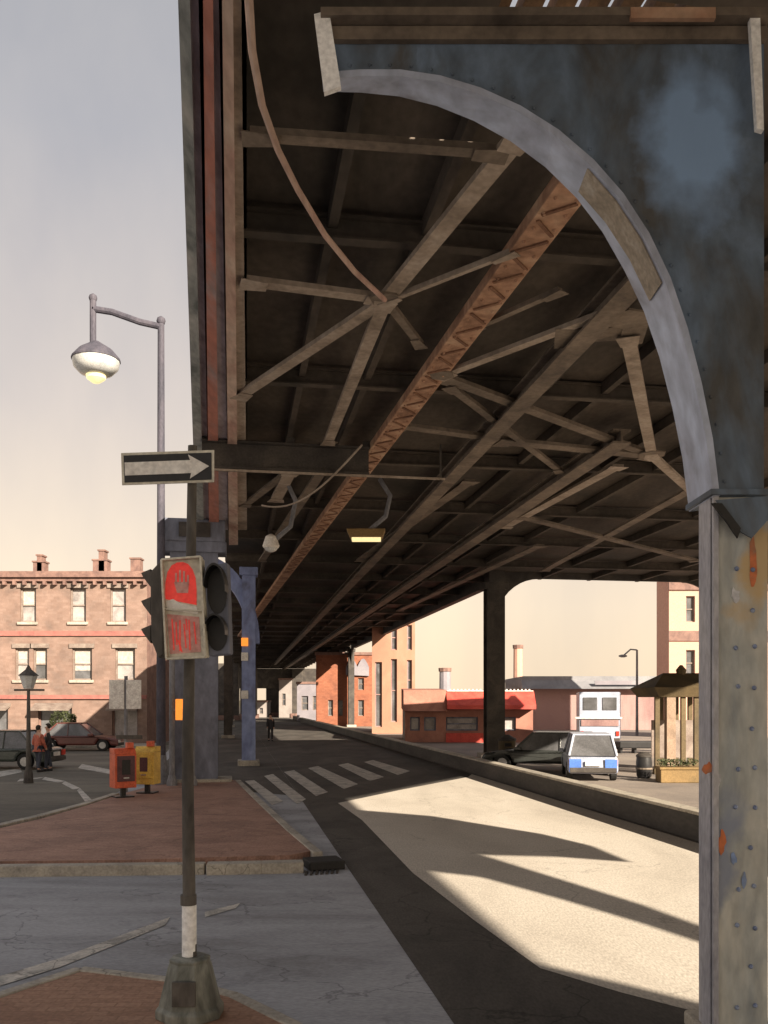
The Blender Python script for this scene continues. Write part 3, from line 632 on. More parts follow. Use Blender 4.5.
# ------------------------------------------------------------------ facade helper
def facade(parent, O, U, Nn, W, H, holes, wallm, depth=.3, thick=.35, name='wall'):
    # wall with real openings. holes: (u0, v0, u1, v1). Nn is the outward normal
    O = Vector(O); U = Vector(U).normalized(); Nn = Vector(Nn).normalized(); Z = Vector((0, 0, 1))
    us = sorted({0, W, *[h[0] for h in holes], *[h[2] for h in holes]}); vs = sorted({0, H, *[h[1] for h in holes], *[h[3] for h in holes]})
    b = MB(); T = lambda u, v, n=0: O+U*u+Z*v+Nn*n
    for i in range(len(us)-1):
        for j in range(len(vs)-1):
            mu, mv = (us[i]+us[i+1])/2, (vs[j]+vs[j+1])/2
            if any(h[0] < mu < h[2] and h[1] < mv < h[3] for h in holes): continue
            b.poly([T(us[i], vs[j]), T(us[i+1], vs[j]), T(us[i+1], vs[j+1]), T(us[i], vs[j+1])])
    for (u0, v0, u1, v1) in holes:
        for a, c in (((u0, v0), (u1, v0)), ((u1, v0), (u1, v1)), ((u1, v1), (u0, v1)), ((u0, v1), (u0, v0))):
            b.poly([T(*a), T(*c), T(*c, -depth), T(*a, -depth)])
    b.build(name, wallm, parent); return T
def window(parent, T, h, pane='glass', frame='trim', arch=False, bars=True, sill=True, name='window', depth=.3):
    u0, v0, u1, v1 = h; f = .09; b = MB()
    def bx(a, c, d, e, n0, n1, bb=None): (bb or b).prism([T(a, c, n0), T(d, c, n0), T(d, e, n0), T(a, e, n0)], T(0, 0, n1)-T(0, 0, n0))
    bx(u0, v0, u0+f, v1, -depth+.02, -depth+.12); bx(u1-f, v0, u1, v1, -depth+.02, -depth+.12)
    bx(u0+f, v1-f, u1-f, v1, -depth+.02, -depth+.12); bx(u0+f, v0, u1-f, v0+f, -depth+.02, -depth+.12)
    if bars:
        vm = (v0+v1)/2; bx(u0+f, vm-.04, u1-f, vm+.04, -depth+.02, -depth+.1)
    w_ = b.build(name, M[frame], parent)
    g = MB(); bx(u0+f*.5, v0+f*.5, u1-f*.5, v1-f*.5, -depth-.03, -depth+.015, g); g.build('pane', M[pane], w_)
    if sill:
        g = MB(); bx(u0-.12, v0-.16, u1+.12, v0-.003, -.05, .14, g); g.build('sill', M['kerb' if frame != 'cornice' else 'trim'], w_)
        g = MB(); bx(u0-.15, v1+.003, u1+.15, v1+.26, -.05, .10, g); g.build('lintel', M['trim'], w_)
    return w_

# ------------------------------------------------------------------ left building
YB = 54.0
def bx_(px): return (px-384)/F*YB
def bz_(py): return CAMH+(HOR-py)/F*YB
X0, X1 = bx_(-130), bx_(147); HB = bz_(578)
bl = thing('row_building', (X0, YB, 0), 'three storey pinkish brick row building with chimneys at the left beyond the street', 'building')
holes = []; kinds = []
for c in (-118, -72, -22, 28, 78, 118): holes.append((bx_(c-8)-X0, bz_(622), bx_(c+8)-X0, bz_(588))); kinds.append('glass_pale')
for c in (-118, -72, -26, 22, 40, 82, 125):
    wd = 7 if c in (22, 40) else 10
    holes.append((bx_(c-wd)-X0, bz_(680), bx_(c+wd)-X0, bz_(648))); kinds.append('glass_pale' if c in (22, 125, -72) else 'glass')
shops = [(-110, -80, 'glass'), (-60, -28, 'glass'), (-14, 8, 'glass'), (38, 72, 'glass'), (112, 138, 'glass_pale')]
for a, c, g in shops: holes.append((bx_(a)-X0, .35 if a != 38 else .12, bx_(c)-X0, bz_(707))); kinds.append(g)
T = facade(bl, (X0, YB, 0), (1, 0, 0), (0, -1, 0), X1-X0, HB, holes, M['brick'])
for i, (h, k) in enumerate(zip(holes, kinds)):
    if i < 13:
        w_ = window(bl, T, h, k)
        hh = random.choice((0, .35, .5, .7)); u0, v0, u1, v1 = h
        if hh: g_ = MB(); g_.prism([T(u0+.1, v1-.1, -.27), T(u1-.1, v1-.1, -.27), T(u1-.1, v1-(v1-v0)*hh, -.27), T(u0+.1, v1-(v1-v0)*hh, -.27)], (0, .008, 0)); g_.build('blind', M['blind'], w_)
    else: window(bl, T, h, k, frame='cornice', bars=False, sill=False, name='shop_window')
b = MB(); b.box((X0+.003, YB+.3, 0), (X1-.3, YB+12, HB-.3)); b.box((X1-.297, YB+.004, 0), (X1-.002, YB+12, HB-.004)); b.build('side_wall', M['cornice'], bl)  # end wall coloured dark brown to stand in for its shade
b = MB(); b.box((X0-.2, YB-.45, HB), (X1+.2, YB+12.2, HB+.35)); b.box((X0-.1, YB-.25, HB-.22), (X1+.1, YB-.003, HB-.003))
for i in range(28): b.box((X0+.3+i*.6, YB-.4, HB-.45), (X0+.45+i*.6, YB-.003, HB-.223))
b.build('cornice', M['cornice'], bl)
b = MB(); b.box((X0, YB-.12, bz_(636)), (X1, YB-.003, bz_(631))); b.box((X0, YB-.16, bz_(699)), (X1, YB-.003, bz_(695))); b.build('string_course', M['red_trim'], bl)
for a, c in ((-12, 12), (36, 74), (110, 140)):
    b = MB(); b.prism([(bx_(a), YB-.17, bz_(703)), (bx_(a), YB-.9, bz_(709)), (bx_(a), YB-.9, bz_(710.5)), (bx_(a), YB-.17, bz_(706))], (bx_(c)-bx_(a), 0, 0)); b.build('awning', M['trim'], bl)
for a, w_, h_ in ((20, .7, .9), (24, .3, 1.3), (82, .9, 1.0), (88, .35, 1.6), (121, .6, 1.1), (-40, .8, 1.0)):
    b = MB(); x = bx_(a); b.box((x, YB+2, HB+.35), (x+w_, YB+2.7, HB+.35+h_)); b.box((x-.06, YB+1.94, HB+.353+h_), (x+w_+.06, YB+2.76, HB+.45+h_)); b.build('chimney', M['cornice'], bl)
# brick pavement in front of it
struct(MB().box((-60, YB-3.2, -.02), (X1+1, YB-.01, .13)).build('far_pavement', M['kerb']))

# ------------------------------------------------------------------ right hand buildings
def block(name, lab, x0, x1, Y, ztop, dep, wm, cat='building', rot=0, base=0, win=None, frame='trim', pane='glass', roofm='cornice', roofh=.3, sill=False, side_win=None):
    t_ = thing(name, ((x0+x1)/2, Y, 0), lab, cat)
    T = facade(t_, (x0, Y, base), (1, 0, 0), (0, -1, 0), x1-x0, ztop-base, win or [], M[wm])
    b = MB(); b.box((x0+.003, Y+.36, base), (x1-.003, Y+dep, ztop-.004))
    b.box((x0, Y+.001, base), (x0+.3, Y+.358, ztop-.004)) if not win else None
    b.build('side_wall', M[wm], t_)
    # returns at the ends so the front has thickness
    b = MB(); b.box((x0-.002, Y+.01, base), (x0+.25, Y+.358, ztop-.005)); b.box((x1-.25, Y+.01, base), (x1+.002, Y+.358, ztop-.005)); b.build('return_wall', M[wm], t_)
    for h in (win or []): window(t_, T, h, pane, frame, sill=sill)
    b = MB(); b.box((x0-.12, Y-.15, ztop), (x1+.12, Y+dep+.1, ztop+roofh)); b.build('roof', M[roofm], t_)
    return t_, T
def at(px, Y): return (px-384)/F*Y
def az(py, Y): return CAMH+(HOR-py)/F*Y
# peach building with tall windows
Y = 74
x0, x1 = at(372, Y), at(415, Y); sc = Y/F
wins = [(at(a, Y)-x0, max(.2, az(c, Y)), at(b_, Y)-x0, az(d, Y)) for a, c, b_, d in ((375, 727, 382, 662), (391, 722, 397, 659), (407, 700, 412, 660), (391, 650, 397, 625), (407, 650, 412, 625))]
pb, T = block('peach_building', 'tall peach stucco building with narrow tall windows behind the red roofed diner', x0, x1, Y, az(600, Y), 9, 'peach', win=wins, frame='mauve')
# orange brick
Y = 96
x0, x1 = at(316, Y), at(375, Y)
wins = [(at(a, Y)-x0, az(c, Y), at(b_, Y)-x0, az(d, Y)) for a, c, b_, d in ((328, 716, 333, 700), (338, 716, 343, 700), (358, 716, 364, 700), (358, 690, 364, 678))]
block('orange_building', 'orange red brick building with a pale gable sign between viaduct columns', x0, x1, Y, az(655, Y), 10, 'brick_orange', win=wins)
gs = thing('gable_sign', (at(357, Y), Y-.3, az(668, Y)), 'pale double curved board high on the orange brick building', 'sign')
b = MB(); q0 = at(346, Y); pts = []
for i in range(13):
    u = i/12; pts.append(Vector((q0+u*at(384+23, Y), Y-.35, az(668, Y)+.9*abs(math.sin(u*2*math.pi))+.1)))
pts = [Vector((q0, Y-.35, az(675, Y)))]+pts+[Vector((q0+at(384+23, Y), Y-.35, az(676, Y)))]
b.prism(pts, (0, .34, 0)); b.build('board', M['greywall'], gs)
Y = 120
block('grey_building', 'flat blue grey building far down the street', at(297, Y), at(322, Y), Y, az(684, Y), 8, 'greywall', win=[(.6, 1.5, 1.5, 3.4), (2.1, 1.5, 2.9, 3.4)])
Y = 150
block('pale_building', 'small pale building glimpsed between the far columns', at(279, Y), at(292, Y), Y, az(680, Y), 8, 'palewall', win=[(.5, 2, 1.1, 4)])
block('pale_shed', 'tiny pale shed at the vanishing point left of the walking person', at(257, 152), at(266, 152), 152, az(702, 152), 6, 'palewall', win=[(.4, .6, 1.0, 1.6)])
# red roofed diner
Y = 58
x0, x1 = at(405, Y), at(533, Y)
dn, T = None, None
dn = thing('diner', ((x0+x1)/2, Y, 0), 'low diner with a bright red awning roof behind the slim column', 'diner')
H_ = az(709, Y)
hl = [(at(a, Y)-x0, .75, at(c, Y)-x0, az(717, Y)) for a, c in ((410, 420), (424, 436), (446, 478), (500, 516))]
T = facade(dn, (x0, Y, 0), (1, 0, 0), (0, -1, 0), x1-x0, H_, hl, M['brownred'])
for i, h in enumerate(hl): window(dn, T, h, 'glass_pale', 'bluegrey', bars=(i == 2), sill=False)
b = MB(); b.box((x0+.003, Y+.36, 0), (x1-.003, Y+8, H_-.01)); b.box((x0-.002, Y+.01, 0), (x0+.25, Y+.358, H_-.01)); b.box((x1-.25, Y+.01, 0), (x1+.002, Y+.358, H_-.01)); b.build('side_wall', M['palewall'], dn)
xm = at(446, Y)
b = MB(); b.prism([(x0-.1, Y-.9, az(711, Y)), (x0-.1, Y-.3, az(690, Y)), (x0-.1, Y+7, az(687, Y)), (x0-.1, Y+7, az(709, Y))], (xm-x0+.1, 0, 0)); b.build('roof', M['brownred'], dn)
b = MB(); b.prism([(xm+.002, Y-1.2, az(709, Y)), (xm+.002, Y-1.2, az(705, Y)), (xm+.002, Y-.3, az(691, Y)), (xm+.002, Y+7, az(691, Y)), (xm+.002, Y+7, az(712, Y))], (x1-xm, 0, 0)); b.build('awning', M['awning'], dn)
b = MB()
for i in range(22): xx = xm+.2+i*(x1-xm-.3)/22; b.box((xx, Y-.42, az(690.5, Y)), (xx+.09, Y-.32, az(689.2, Y)))
b.box((xm+.05, Y-.41, az(691.4, Y)), (x1-.05, Y-.34, az(690.6, Y)))
b.build('trim_lights', M['signwhite'], dn)
b = MB(); b.box((xm, Y-.1, .0), (at(492, Y), Y-.003, .6)); b.build('plinth', M['awning'], dn)
# long mauve building and its roof
Y = 84
x0, x1 = at(524, Y), at(705, Y)
mv, T = block('long_warehouse', 'long low mauve warehouse with a grey roof band behind the parked vehicles', x0, x1, Y, az(688, Y), 12, 'mauve', roofm='roofgrey', roofh=1.1)
b = MB(); b.prism([(x0-.3, Y-1.1, az(689, Y)), (x0-.3, Y-.16, az(680, Y)), (x0-.3, Y+12.2, az(677, Y)), (x0-.3, Y+12.2, az(679, Y)), (x0-.3, Y-.16, az(688.4, Y))], (x1-x0+.6, 0, 0)); b.build('canopy', M['roofgrey'], mv)
b = MB(); b.box((at(592, Y), Y-1.2, az(685, Y)), (at(640, Y), Y-1.102+.0, az(681, Y))); b.build('sign_band', M['greywall'], mv)
# skyline chimneys
for px, w_, yt, Yc, lab in ((445, 11, 668, 150, 'short grey chimney on the skyline above the diner roof'), (518, 9, 645, 150, 'taller faded brick chimney on the skyline right of the slim column')):
    c_ = thing('chimney_stack', (at(px, Yc), Yc, 0), lab, 'chimney')
    r_ = w_/2*Yc/F; b = MB(); b.lathe([(r_*1.1, 0), (r_, az(yt, Yc)-.6)], (at(px, Yc), Yc, 0), 10); b.build('stack', M['greywall' if px < 500 else 'pinkwall'], c_, smooth=True)
    b = MB(); b.lathe([(r_*1.15, az(yt, Yc)-.6), (r_*1.2, az(yt, Yc))], (at(px, Yc), Yc, 0), 10); b.build('rim', M['cornice'], c_)
# tall pink building right
Y = 66
x0, x1 = at(669, Y), at(775, Y)
tb, T = block('tall_building', 'tall faded pink building with a dark band behind the pavilion', x0, x1, Y, az(560, Y), 3.0, 'pinkwall', win=[(at(a, Y)-x0, az(c, Y), at(a+9, Y)-x0, az(d, Y)) for a in (686,) for c, d in ((622, 596), (676, 650))])
b = MB(); b.box((x0-.06, Y-.12, az(641, Y)), (x1, Y-.003, az(631, Y))); b.box((x0-.06, Y-.16, az(590, Y)), (x1, Y-.003, az(578, Y))); b.build('band', M['cornice'], tb)
# pavilion
Y = 33.5
pv = thing('pavilion', (at(676, Y), Y, 0), 'small open pavilion with an olive brown hipped roof on slim posts', 'pavilion')
zc, zr, zt = az(697, Y), az(688, Y), az(673, Y)
xa, xb = at(643, Y), at(722, Y); xm0, xm1 = at(664, Y), at(702, Y)
b = MB(); k = len(b.v)
b.v += [Vector(q) for q in ((xa, Y-1.4, zr), (xb, Y-1.4, zr), (xb, Y+1.8, zr), (xa, Y+1.8, zr), (xm0, Y+.1, zt), (xm1, Y+.1, zt), (xa+.25, Y-1.2, zc), (xb-.25, Y-1.2, zc), (xb-.25, Y+1.6, zc), (xa+.25, Y+1.6, zc))]
for f in ((0, 1, 5, 4), (2, 3, 4, 5), (1, 2, 5), (3, 0, 4), (0, 6, 7, 1), (1, 7, 8, 2), (2, 8, 9, 3), (3, 9, 6, 0), (6, 9, 8, 7)): b.f.append([k+i for i in f])
b.build('roof', M['olive'], pv)
b = MB(); b.lathe([(.16, zt-.12), (.2, zt+.12), (.05, zt+.3)], (at(682, Y), Y+.1, 0), 8); b.build('finial', M['olive'], pv)
for px, dy, m_ in ((657, -1.0, 'olive'), (670, -1.0, 'tanpost'), (676, 1.4, 'olive'), (683, -1.0, 'olive'), (696, -1.0, 'olive'), (661, 1.4, 'olive'), (690, 1.4, 'olive'), (708, -1.0, 'olive')):
    x = at(px, Y+dy); hw = .16 if px == 670 else .08
    b = MB(); b.box((x-hw, Y+dy-hw, 0), (x+hw, Y+dy+hw, zc)); b.box((x-hw*1.5, Y+dy-hw*1.5, 0), (x+hw*1.5, Y+dy+hw*1.5, .2)); b.build('post', M[m_], pv)
b = MB(); b.box((at(662, Y), Y+1.3, .45), (at(708, Y), Y+1.36, 1.9)); b.build('back_panel', M['trim'], pv)

# bench-like rail, bollard, planter
q = G(640, 768); 
rl = thing('low_canopy', (at(640, 46), 46, 0), 'long low dark flat canopy on short legs behind the parked vehicles', 'canopy')
Yk = 46; b = MB(); b.box((at(617, Yk), Yk-.5, az(748, Yk)), (at(662, Yk), Yk+.5, az(741, Yk))); b.build('top', M['black'], rl, bevel=.05)
b = MB()
for px in (620, 634, 659): b = MB(); x = at(px, Yk); b.box((x-.05, Yk-.3, 0), (x+.05, Yk+.3, az(748, Yk)-.002)); b.build('leg', M['black'], rl)
def ground_thing(px, py): g = G(px, py); return g
g = G(644, 778); s_ = g.y/F
tc_ = thing('litter_bin', g, 'dark barrel shaped litter bin standing between the vehicles and the pavilion', 'bin')
b = MB(); b.lathe([(.2, 0), (.25, .08), (.27, .5), (.25, .72)], g, 16); b.build('body', M['black'], tc_, smooth=True)
b = MB(); b.lathe([(.27, .722), (.27, .78), (.14, .88), (.04, .9)], g, 16); b.build('lid', M['dark'], tc_, smooth=True)
b = MB(); b.lathe([(.275, .3), (.285, .33), (.275, .36)], g, 16); b.build('band', M['steel'], tc_)
g = G(678, 782)
pl = thing('planter', g, 'low olive yellow planter box in front of the pavilion', 'planter')
b = MB(); b.box((-.65, -.3, 0), (.65, .3, .42), lambda q: g+Vector(q)); b.box((-.7, -.35, .422), (.7, .35, .5), lambda q: g+Vector(q)); b.build('box', M['oliveyellow'], pl, bevel=.02)
b = MB()
for i in range(260):
    c_ = g+Vector((random.uniform(-.6, .6), random.uniform(-.28, .28), .5+random.uniform(0, .2))); a = random.uniform(0, 6.28); s2 = .05
    b.poly([c_, c_+Vector((s2*math.cos(a), s2*math.sin(a), s2)), c_+Vector((-s2*math.sin(a), s2*math.cos(a), s2*1.3))])
b.build('foliage', M['leaf'], pl)
g = G(507, 765)
bn = thing('litter_bin', g, 'olive brown litter bin beside the foot of the slim column', 'bin')
b = MB(); b.lathe([(.3, 0), (.34, .1), (.36, 1.0)], g, 14); b.build('body', M['olive'], bn, smooth=True)
b = MB(); b.lathe([(.39, 1.002), (.39, 1.08), (.1, 1.25)], g, 14); b.build('lid', M['dark'], bn, smooth=True)
b = MB(); b.box((-.14, -.37, .78), (.14, -.33, .92), lambda q: g+Vector(q)); b.build('slot', M['black'], bn)

# ------------------------------------------------------------------ vehicles (built along +x, front at +x)
def car(loc, yaw, lab, cat, bodym, L_=4.4, W_=1.75, H_=1.45, style='sedan', two=None):
    t_ = thing('parked_car', loc, lab, cat, 'parked vehicles'); t_.rotation_euler = (0, 0, yaw)
    ld_ = Vector((0, 0, 0)); t_['_w'] = (0, 0, 0)
    h1 = H_*.56; hl = L_/2
    def add(b, nm, m_, par=None, **k):
        o = b.build(nm, M[m_], None, **k); o.parent = par or t_; return o
    prof = [(-hl, .28), (-hl+.04, h1*.93), (-hl+.25, h1), (-.1, h1+.03), (hl*.45, h1*.98), (hl-.12, h1*.84), (hl, h1*.62), (hl, .28)]
    def arc(cx_): return [(cx_+.37*math.cos(a), .3+.37*math.sin(a)) for a in [math.pi*k/8 for k in range(9)]]
    bot = [(hl, .25)]+arc(hl*.62)+arc(-hl*.62)+[(-hl, .25)]
    b = MB(); lo = [(x, z) for x, z in prof[1:-1]]; ring = [(x, z) for x, z in bot]+lo
    n = len(ring)
    sec = [(-W_/2, .93, .0), (-W_/2+.02, 1, 0), (W_/2-.02, 1, 0), (W_/2, .93, 0)]
    b.prism([Vector((x, -W_/2, z)) for x, z in ring], (0, W_, 0)); body = add(b, 'body', bodym, bevel=.1)
    # greenhouse
    if style == 'sedan': gh = [(-hl*.78, h1), (-hl*.48, H_), (hl*.05, H_), (hl*.42, h1)]
    elif style == 'suv': gh = [(-hl*.96, h1), (-hl*.86, H_), (hl*.1, H_), (hl*.42, h1)]
    ins = .16; k0 = [Vector((x, (-W_/2+.05)+(ins if z > h1 else 0), z)) for x, z in gh]; k1 = [Vector((x, (W_/2-.05)-(ins if z > h1 else 0), z)) for x, z in gh]
    b = MB(); k = len(b.v); b.v += k0+k1; n = 4
    b.f += [[0, 1, 2, 3], [7, 6, 5, 4], [0, 4, 5, 1], [1, 5, 6, 2], [2, 6, 7, 3]]; add(b, 'windows', 'glass')
    b = MB(); z = H_; (xr0, _), (xr1, _) = gh[1], gh[2]
    b.box((xr0-.02, -W_/2+.18, z), (xr1+.02, W_/2-.18, z+.05)); 
    for sg in (-1, 1):
        y0 = sg*(W_/2-.045); y1 = sg*(W_/2-.205)
        for (i, j) in ((0, 1), (3, 2)):
            b.bar(Vector((gh[i][0], y0, h1)), Vector((gh[j][0], y1, H_+.02)), .07, .07, up=(1, 0, 0))
        xm_ = (gh[1][0]+gh[2][0])/2; b.bar(Vector((xm_, y0+sg*.01, h1)), Vector((xm_, y1+sg*.01, H_)), .07, .04, up=(1, 0, 0))
    add(b, 'roof', two or bodym, bevel=.015)
    for sx in (-1, 1):
        for sg in (-1, 1):
            wx = sx*hl*.62; yc = sg*(W_/2-.1)
            b = MB(); b.tube([(wx, yc-.1, .31), (wx, yc+.1, .31)], .31, 18); wh = add(b, 'wheel', 'rubber', bevel=.02)
            b = MB(); b.tube([(wx, yc+sg*.09, .31), (wx, yc+sg*.115, .31)], .18, 12); add(b, 'rim', 'chrome', wh)
    for sg in (-1, 1):
        b = MB(); b.box((-hl-.02, sg*W_/2*.78-.14, h1*.62), (-hl+.02, sg*W_/2*.78+.14, h1*.88)); add(b, 'tail_light', 'taillight')
        b = MB(); b.box((hl-.05, sg*W_/2*.72-.16, h1*.55), (hl+.015, sg*W_/2*.72+.16, h1*.72)); add(b, 'headlight', 'headlight')
        b = MB(); b.box((hl*.28, sg*(W_/2+.06)-.07, h1), (hl*.4, sg*(W_/2+.06)+.07, h1+.12)); add(b, 'mirror', bodym, bevel=.02)
    b = MB(); b.box((-hl-.05, -W_/2+.05, .3), (-hl+.05, W_/2-.05, .47)); add(b, 'bumper', 'dark', bevel=.03)
    b = MB(); b.box((hl-.05, -W_/2+.05, .28), (hl+.05, W_/2-.05, .44)); add(b, 'bumper', 'dark', bevel=.03)
    b = MB(); b.box((-hl-.06, -.25, h1*.62), (-hl-.02+.01, .25, h1*.8)); add(b, 'number_plate', 'signwhite')
    return t_
car(G(2, 768), R(175), 'dark green car at the left edge parked in front of the row building', 'car', 'cargreen')
car(Vector((at(91, 50), 48.4, 0)), R(2), 'maroon car parked by the row building', 'car', 'carmaroon')
car(G(541, 770), R(162), 'black car parked behind the low wall, left of the white and blue car', 'car', 'carblack', L_=4.3, H_=1.42, style='suv')
wc = car(G(588, 777), R(82), 'small white and blue car seen from behind, in front of the white van', 'car', 'carwhite', L_=3.9, W_=1.62, H_=1.5, style='suv')
for sg in (-1, 1):
    b = MB(); b.box((-1.99, sg*.57-.19, .32), (-1.955, sg*.57+.19, .74)); o = b.build('rear_panel', M['carblue']); o.parent = wc
# white van behind
def vanbuild(loc, yaw):
    t_ = thing('box_van', loc, 'tall white box van with two dark rear windows behind the white and blue car', 'van', 'parked vehicles'); t_['_w'] = (0, 0, 0); t_.rotation_euler = (0, 0, yaw)
    def add(b, nm, m_, par=None, **k): o = b.build(nm, M[m_], None, **k); o.parent = par or t_; return o
    b = MB(); b.box((-2.6, -1.12, .55), (1.5, 1.12, 3.15)); add(b, 'cargo_box', 'carwhite', bevel=.06)
    b = MB(); b.prism([(1.52, -1.0, .5), (1.52, -1.0, 2.3), (2.3, -1.0, 2.2), (2.75, -1.0, 1.45), (3.3, -1.0, 1.25), (3.35, -1.0, .5)], (0, 2.0, 0)); add(b, 'cab', 'carwhite', bevel=.05)
    b = MB(); b.prism([(2.32, -.9, 2.15), (2.78, -.9, 1.5), (2.80, -.9, 1.53), (2.35, -.9, 2.18)], (0, 1.8, 0)); add(b, 'windscreen', 'glass')
    for y in (-.52, .52):
        b = MB(); b.box((-2.64, y-.38, 2.15), (-2.603, y+.38, 2.85)); add(b, 'rear_window', 'glass', bevel=.02)
    b = MB(); b.box((-2.66, -1.0, 1.28), (-2.603, 1.0, 1.62)); add(b, 'rear_band', 'mauve')
    b = MB(); b.box((-2.72, -1.18, 1.68), (-2.603, 1.3, 1.78)); add(b, 'rear_rail', 'signwhite')
    b = MB(); b.box((-2.75, -1.05, .45), (-2.603, 1.05, .62)); add(b, 'bumper', 'dark')
    for y in (-.95, .95):
        b = MB(); b.box((-2.66, y-.08, .75), (-2.603, y+.08, 1.0)); add(b, 'tail_light', 'taillight')
        for x in (-1.6, 2.4):
            b = MB(); b.tube([(x, y-.13, .42), (x, y+.13, .42)], .42, 18); wh = add(b, 'wheel', 'rubber')
            b = MB(); b.tube([(x, y*1.14, .42), (x, y*1.16, .42)], .22, 12); add(b, 'rim', 'chrome', wh)
vanbuild(Vector((at(597, 52), 52, 0)), R(80))

# ------------------------------------------------------------------ people
def person(loc, yaw, hgt, lab, coatm, legm, stride=.25, cat='person'):
    t_ = thing('person', loc, lab, cat); t_['_w'] = (0, 0, 0); t_.rotation_euler = (0, 0, yaw); t_.scale = (hgt/1.75,)*3
    def skin(nm, vs, es, rs, m_, par):
        me = bpy.data.meshes.new(nm); me.from_pydata(vs, es, []); o = bpy.data.objects.new(nm, me); col.objects.link(o); me.materials.append(m_)
        md = o.modifiers.new('skin', 'SKIN'); 
        for i, r_ in enumerate(rs): me.skin_vertices[0].data[i].radius = (r_, r_) if not isinstance(r_, tuple) else r_
        me.skin_vertices[0].data[0].use_root = True
        s_ = o.modifiers.new('sub', 'SUBSURF'); s_.levels = 1; s_.render_levels = 2; md.use_smooth_shade = True
        o.parent = par; return o
    s = stride
    vs = [(0, 0, .95), (0, 0, 1.15), (0, 0, 1.38), (0, 0, 1.5), (.02, 0, 1.6), (.02, 0, 1.70),
          (0, .17, 1.40), (-.08, .22, 1.12), (.06, .21, .88), (.1, .2, .8), (0, -.17, 1.40), (.06, -.22, 1.12), (.18, -.21, .9), (.22, -.2, .83),
          (0, .1, .9), (s*.45, .1, .5), (s*.6, .1, .09), (s*.6+.16, .1, .045), (0, -.1, .9), (-s*.25, -.1, .5), (-s*1.0, -.1, .13), (-s*1.0+.15, -.1, .045)]
    es = [(0, 1), (1, 2), (2, 3), (3, 4), (4, 5), (2, 6), (6, 7), (7, 8), (8, 9), (2, 10), (10, 11), (11, 12), (12, 13), (0, 14), (14, 15), (15, 16), (16, 17), (0, 18), (18, 19), (19, 20), (20, 21)]
    rs = [(.13, .15), (.12, .14), (.12, .17), .05, .09, .075, .06, .045, .035, .035, .06, .045, .035, .035, .085, .058, .04, .04, .085, .058, .04, .04]
    body = skin('body', vs, es, rs, M['skin'], t_)
    cv = [vs[0], vs[1], vs[2], vs[6], vs[7], vs[8], vs[10], vs[11], vs[12], (0, 0, .80)]
    skin('coat', cv, [(0, 1), (1, 2), (2, 3), (3, 4), (4, 5), (2, 6), (6, 7), (7, 8), (0, 9)], [(.155, .18), (.145, .165), (.14, .19), .078, .062, .05, .078, .062, .05, (.16, .18)], M[coatm], body)
    lv = [vs[0], vs[14], vs[15], vs[16], vs[18], vs[19], vs[20]]
    skin('trousers', lv, [(0, 1), (1, 2), (2, 3), (0, 4), (4, 5), (5, 6)], [(.14, .16), .10, .075, .058, .10, .075, .058], M[legm], body)
    for k in (17, 21):
        x, y, z = vs[k]; b = MB(); b.box((x-.2, y-.055, 0), (x+.08, y+.055, .1)); o = b.build('shoe', M['black'], None, bevel=.03); o.parent = body
    b = MB(); b.ball((-.005, 0, 1.695), .112, 14, (1.0, .88, 1.0)); b.v = [v if not (v.x > .045 and v.z < 1.70) else Vector((.03, v.y, v.z)) for v in b.v]
    o = b.build('hair', M['hair'], None, smooth=True); o.parent = body
    b = MB(); b.box((.095, -.012, 1.61), (.125, .012, 1.645)); o = b.build('nose', M['skin'], None, bevel=.006); o.parent = body
    for sg in (-1, 1):
        b = MB(); b.ball((.098, sg*.032, 1.652), .011, 8); o = b.build('eye', M['black'], None); o.parent = body
person(G(270.5, 741), R(-80), 1.8, 'person in a dark coat walking far down the road under the viaduct', 'coat', 'coat')
person(G(48, 771), R(200), 1.75, 'person in a dark coat standing behind the dark green car', 'coat', 'trousers', .12)
person(G(38.5, 772), R(60), 1.7, 'person in an orange red jacket beside the dark green car', 'redcoat', 'trousers', .1)

# ------------------------------------------------------------------ the near traffic signal pole
YS = 7.1
def pt(px, py, Y=YS): return P(px, py, Y)
pb_ = pt(190, 1012); pbx = pb_.x
pole = thing('signal_pole', (pbx, YS, .13), 'slender dark signal pole on a flared green iron base on the near pavement', 'pole')
b = MB(); b.lathe([(.27, .132), (.27, .20), (.245, .23), (.175, .52), (.16, .56), (.165, .585), (.12, .60)], (pbx, YS, 0), 8, sq=True); b.build('base', M['basegreen'], pole, bevel=.008)
b = MB(); b.box((-.09, -.235, .27), (.09, -.205, .46), lambda q: Vector((pbx, YS, 0))+Vector(q)); b.build('access_door', M['poledark'], pole, bevel=.005)
topz_ = pt(190, 446).z
pth = [(pbx, YS, .59), (pbx-.01, YS, 1.3), (pbx-.02, YS, 2.2), (pbx-.0, YS, 3.2), (pbx+.02, YS, topz_)]
b = MB(); b.tube(pth, [.054, .05, .046, .042, .036], 14); b.build('shaft', M['poledark'], pole, smooth=True)
b = MB(); b.lathe([(.058, .6), (.058, 1.0), (.052, 1.0)], (pbx-.006, YS, 0), 14)
b.build('white_sleeve', M['white'], pole, smooth=True)
b = MB(); b.tube([(pbx-.012, YS, 1.002), (pbx-.012, YS, 1.08)], .064, 14); b.build('collar', M['poledark'], pole)
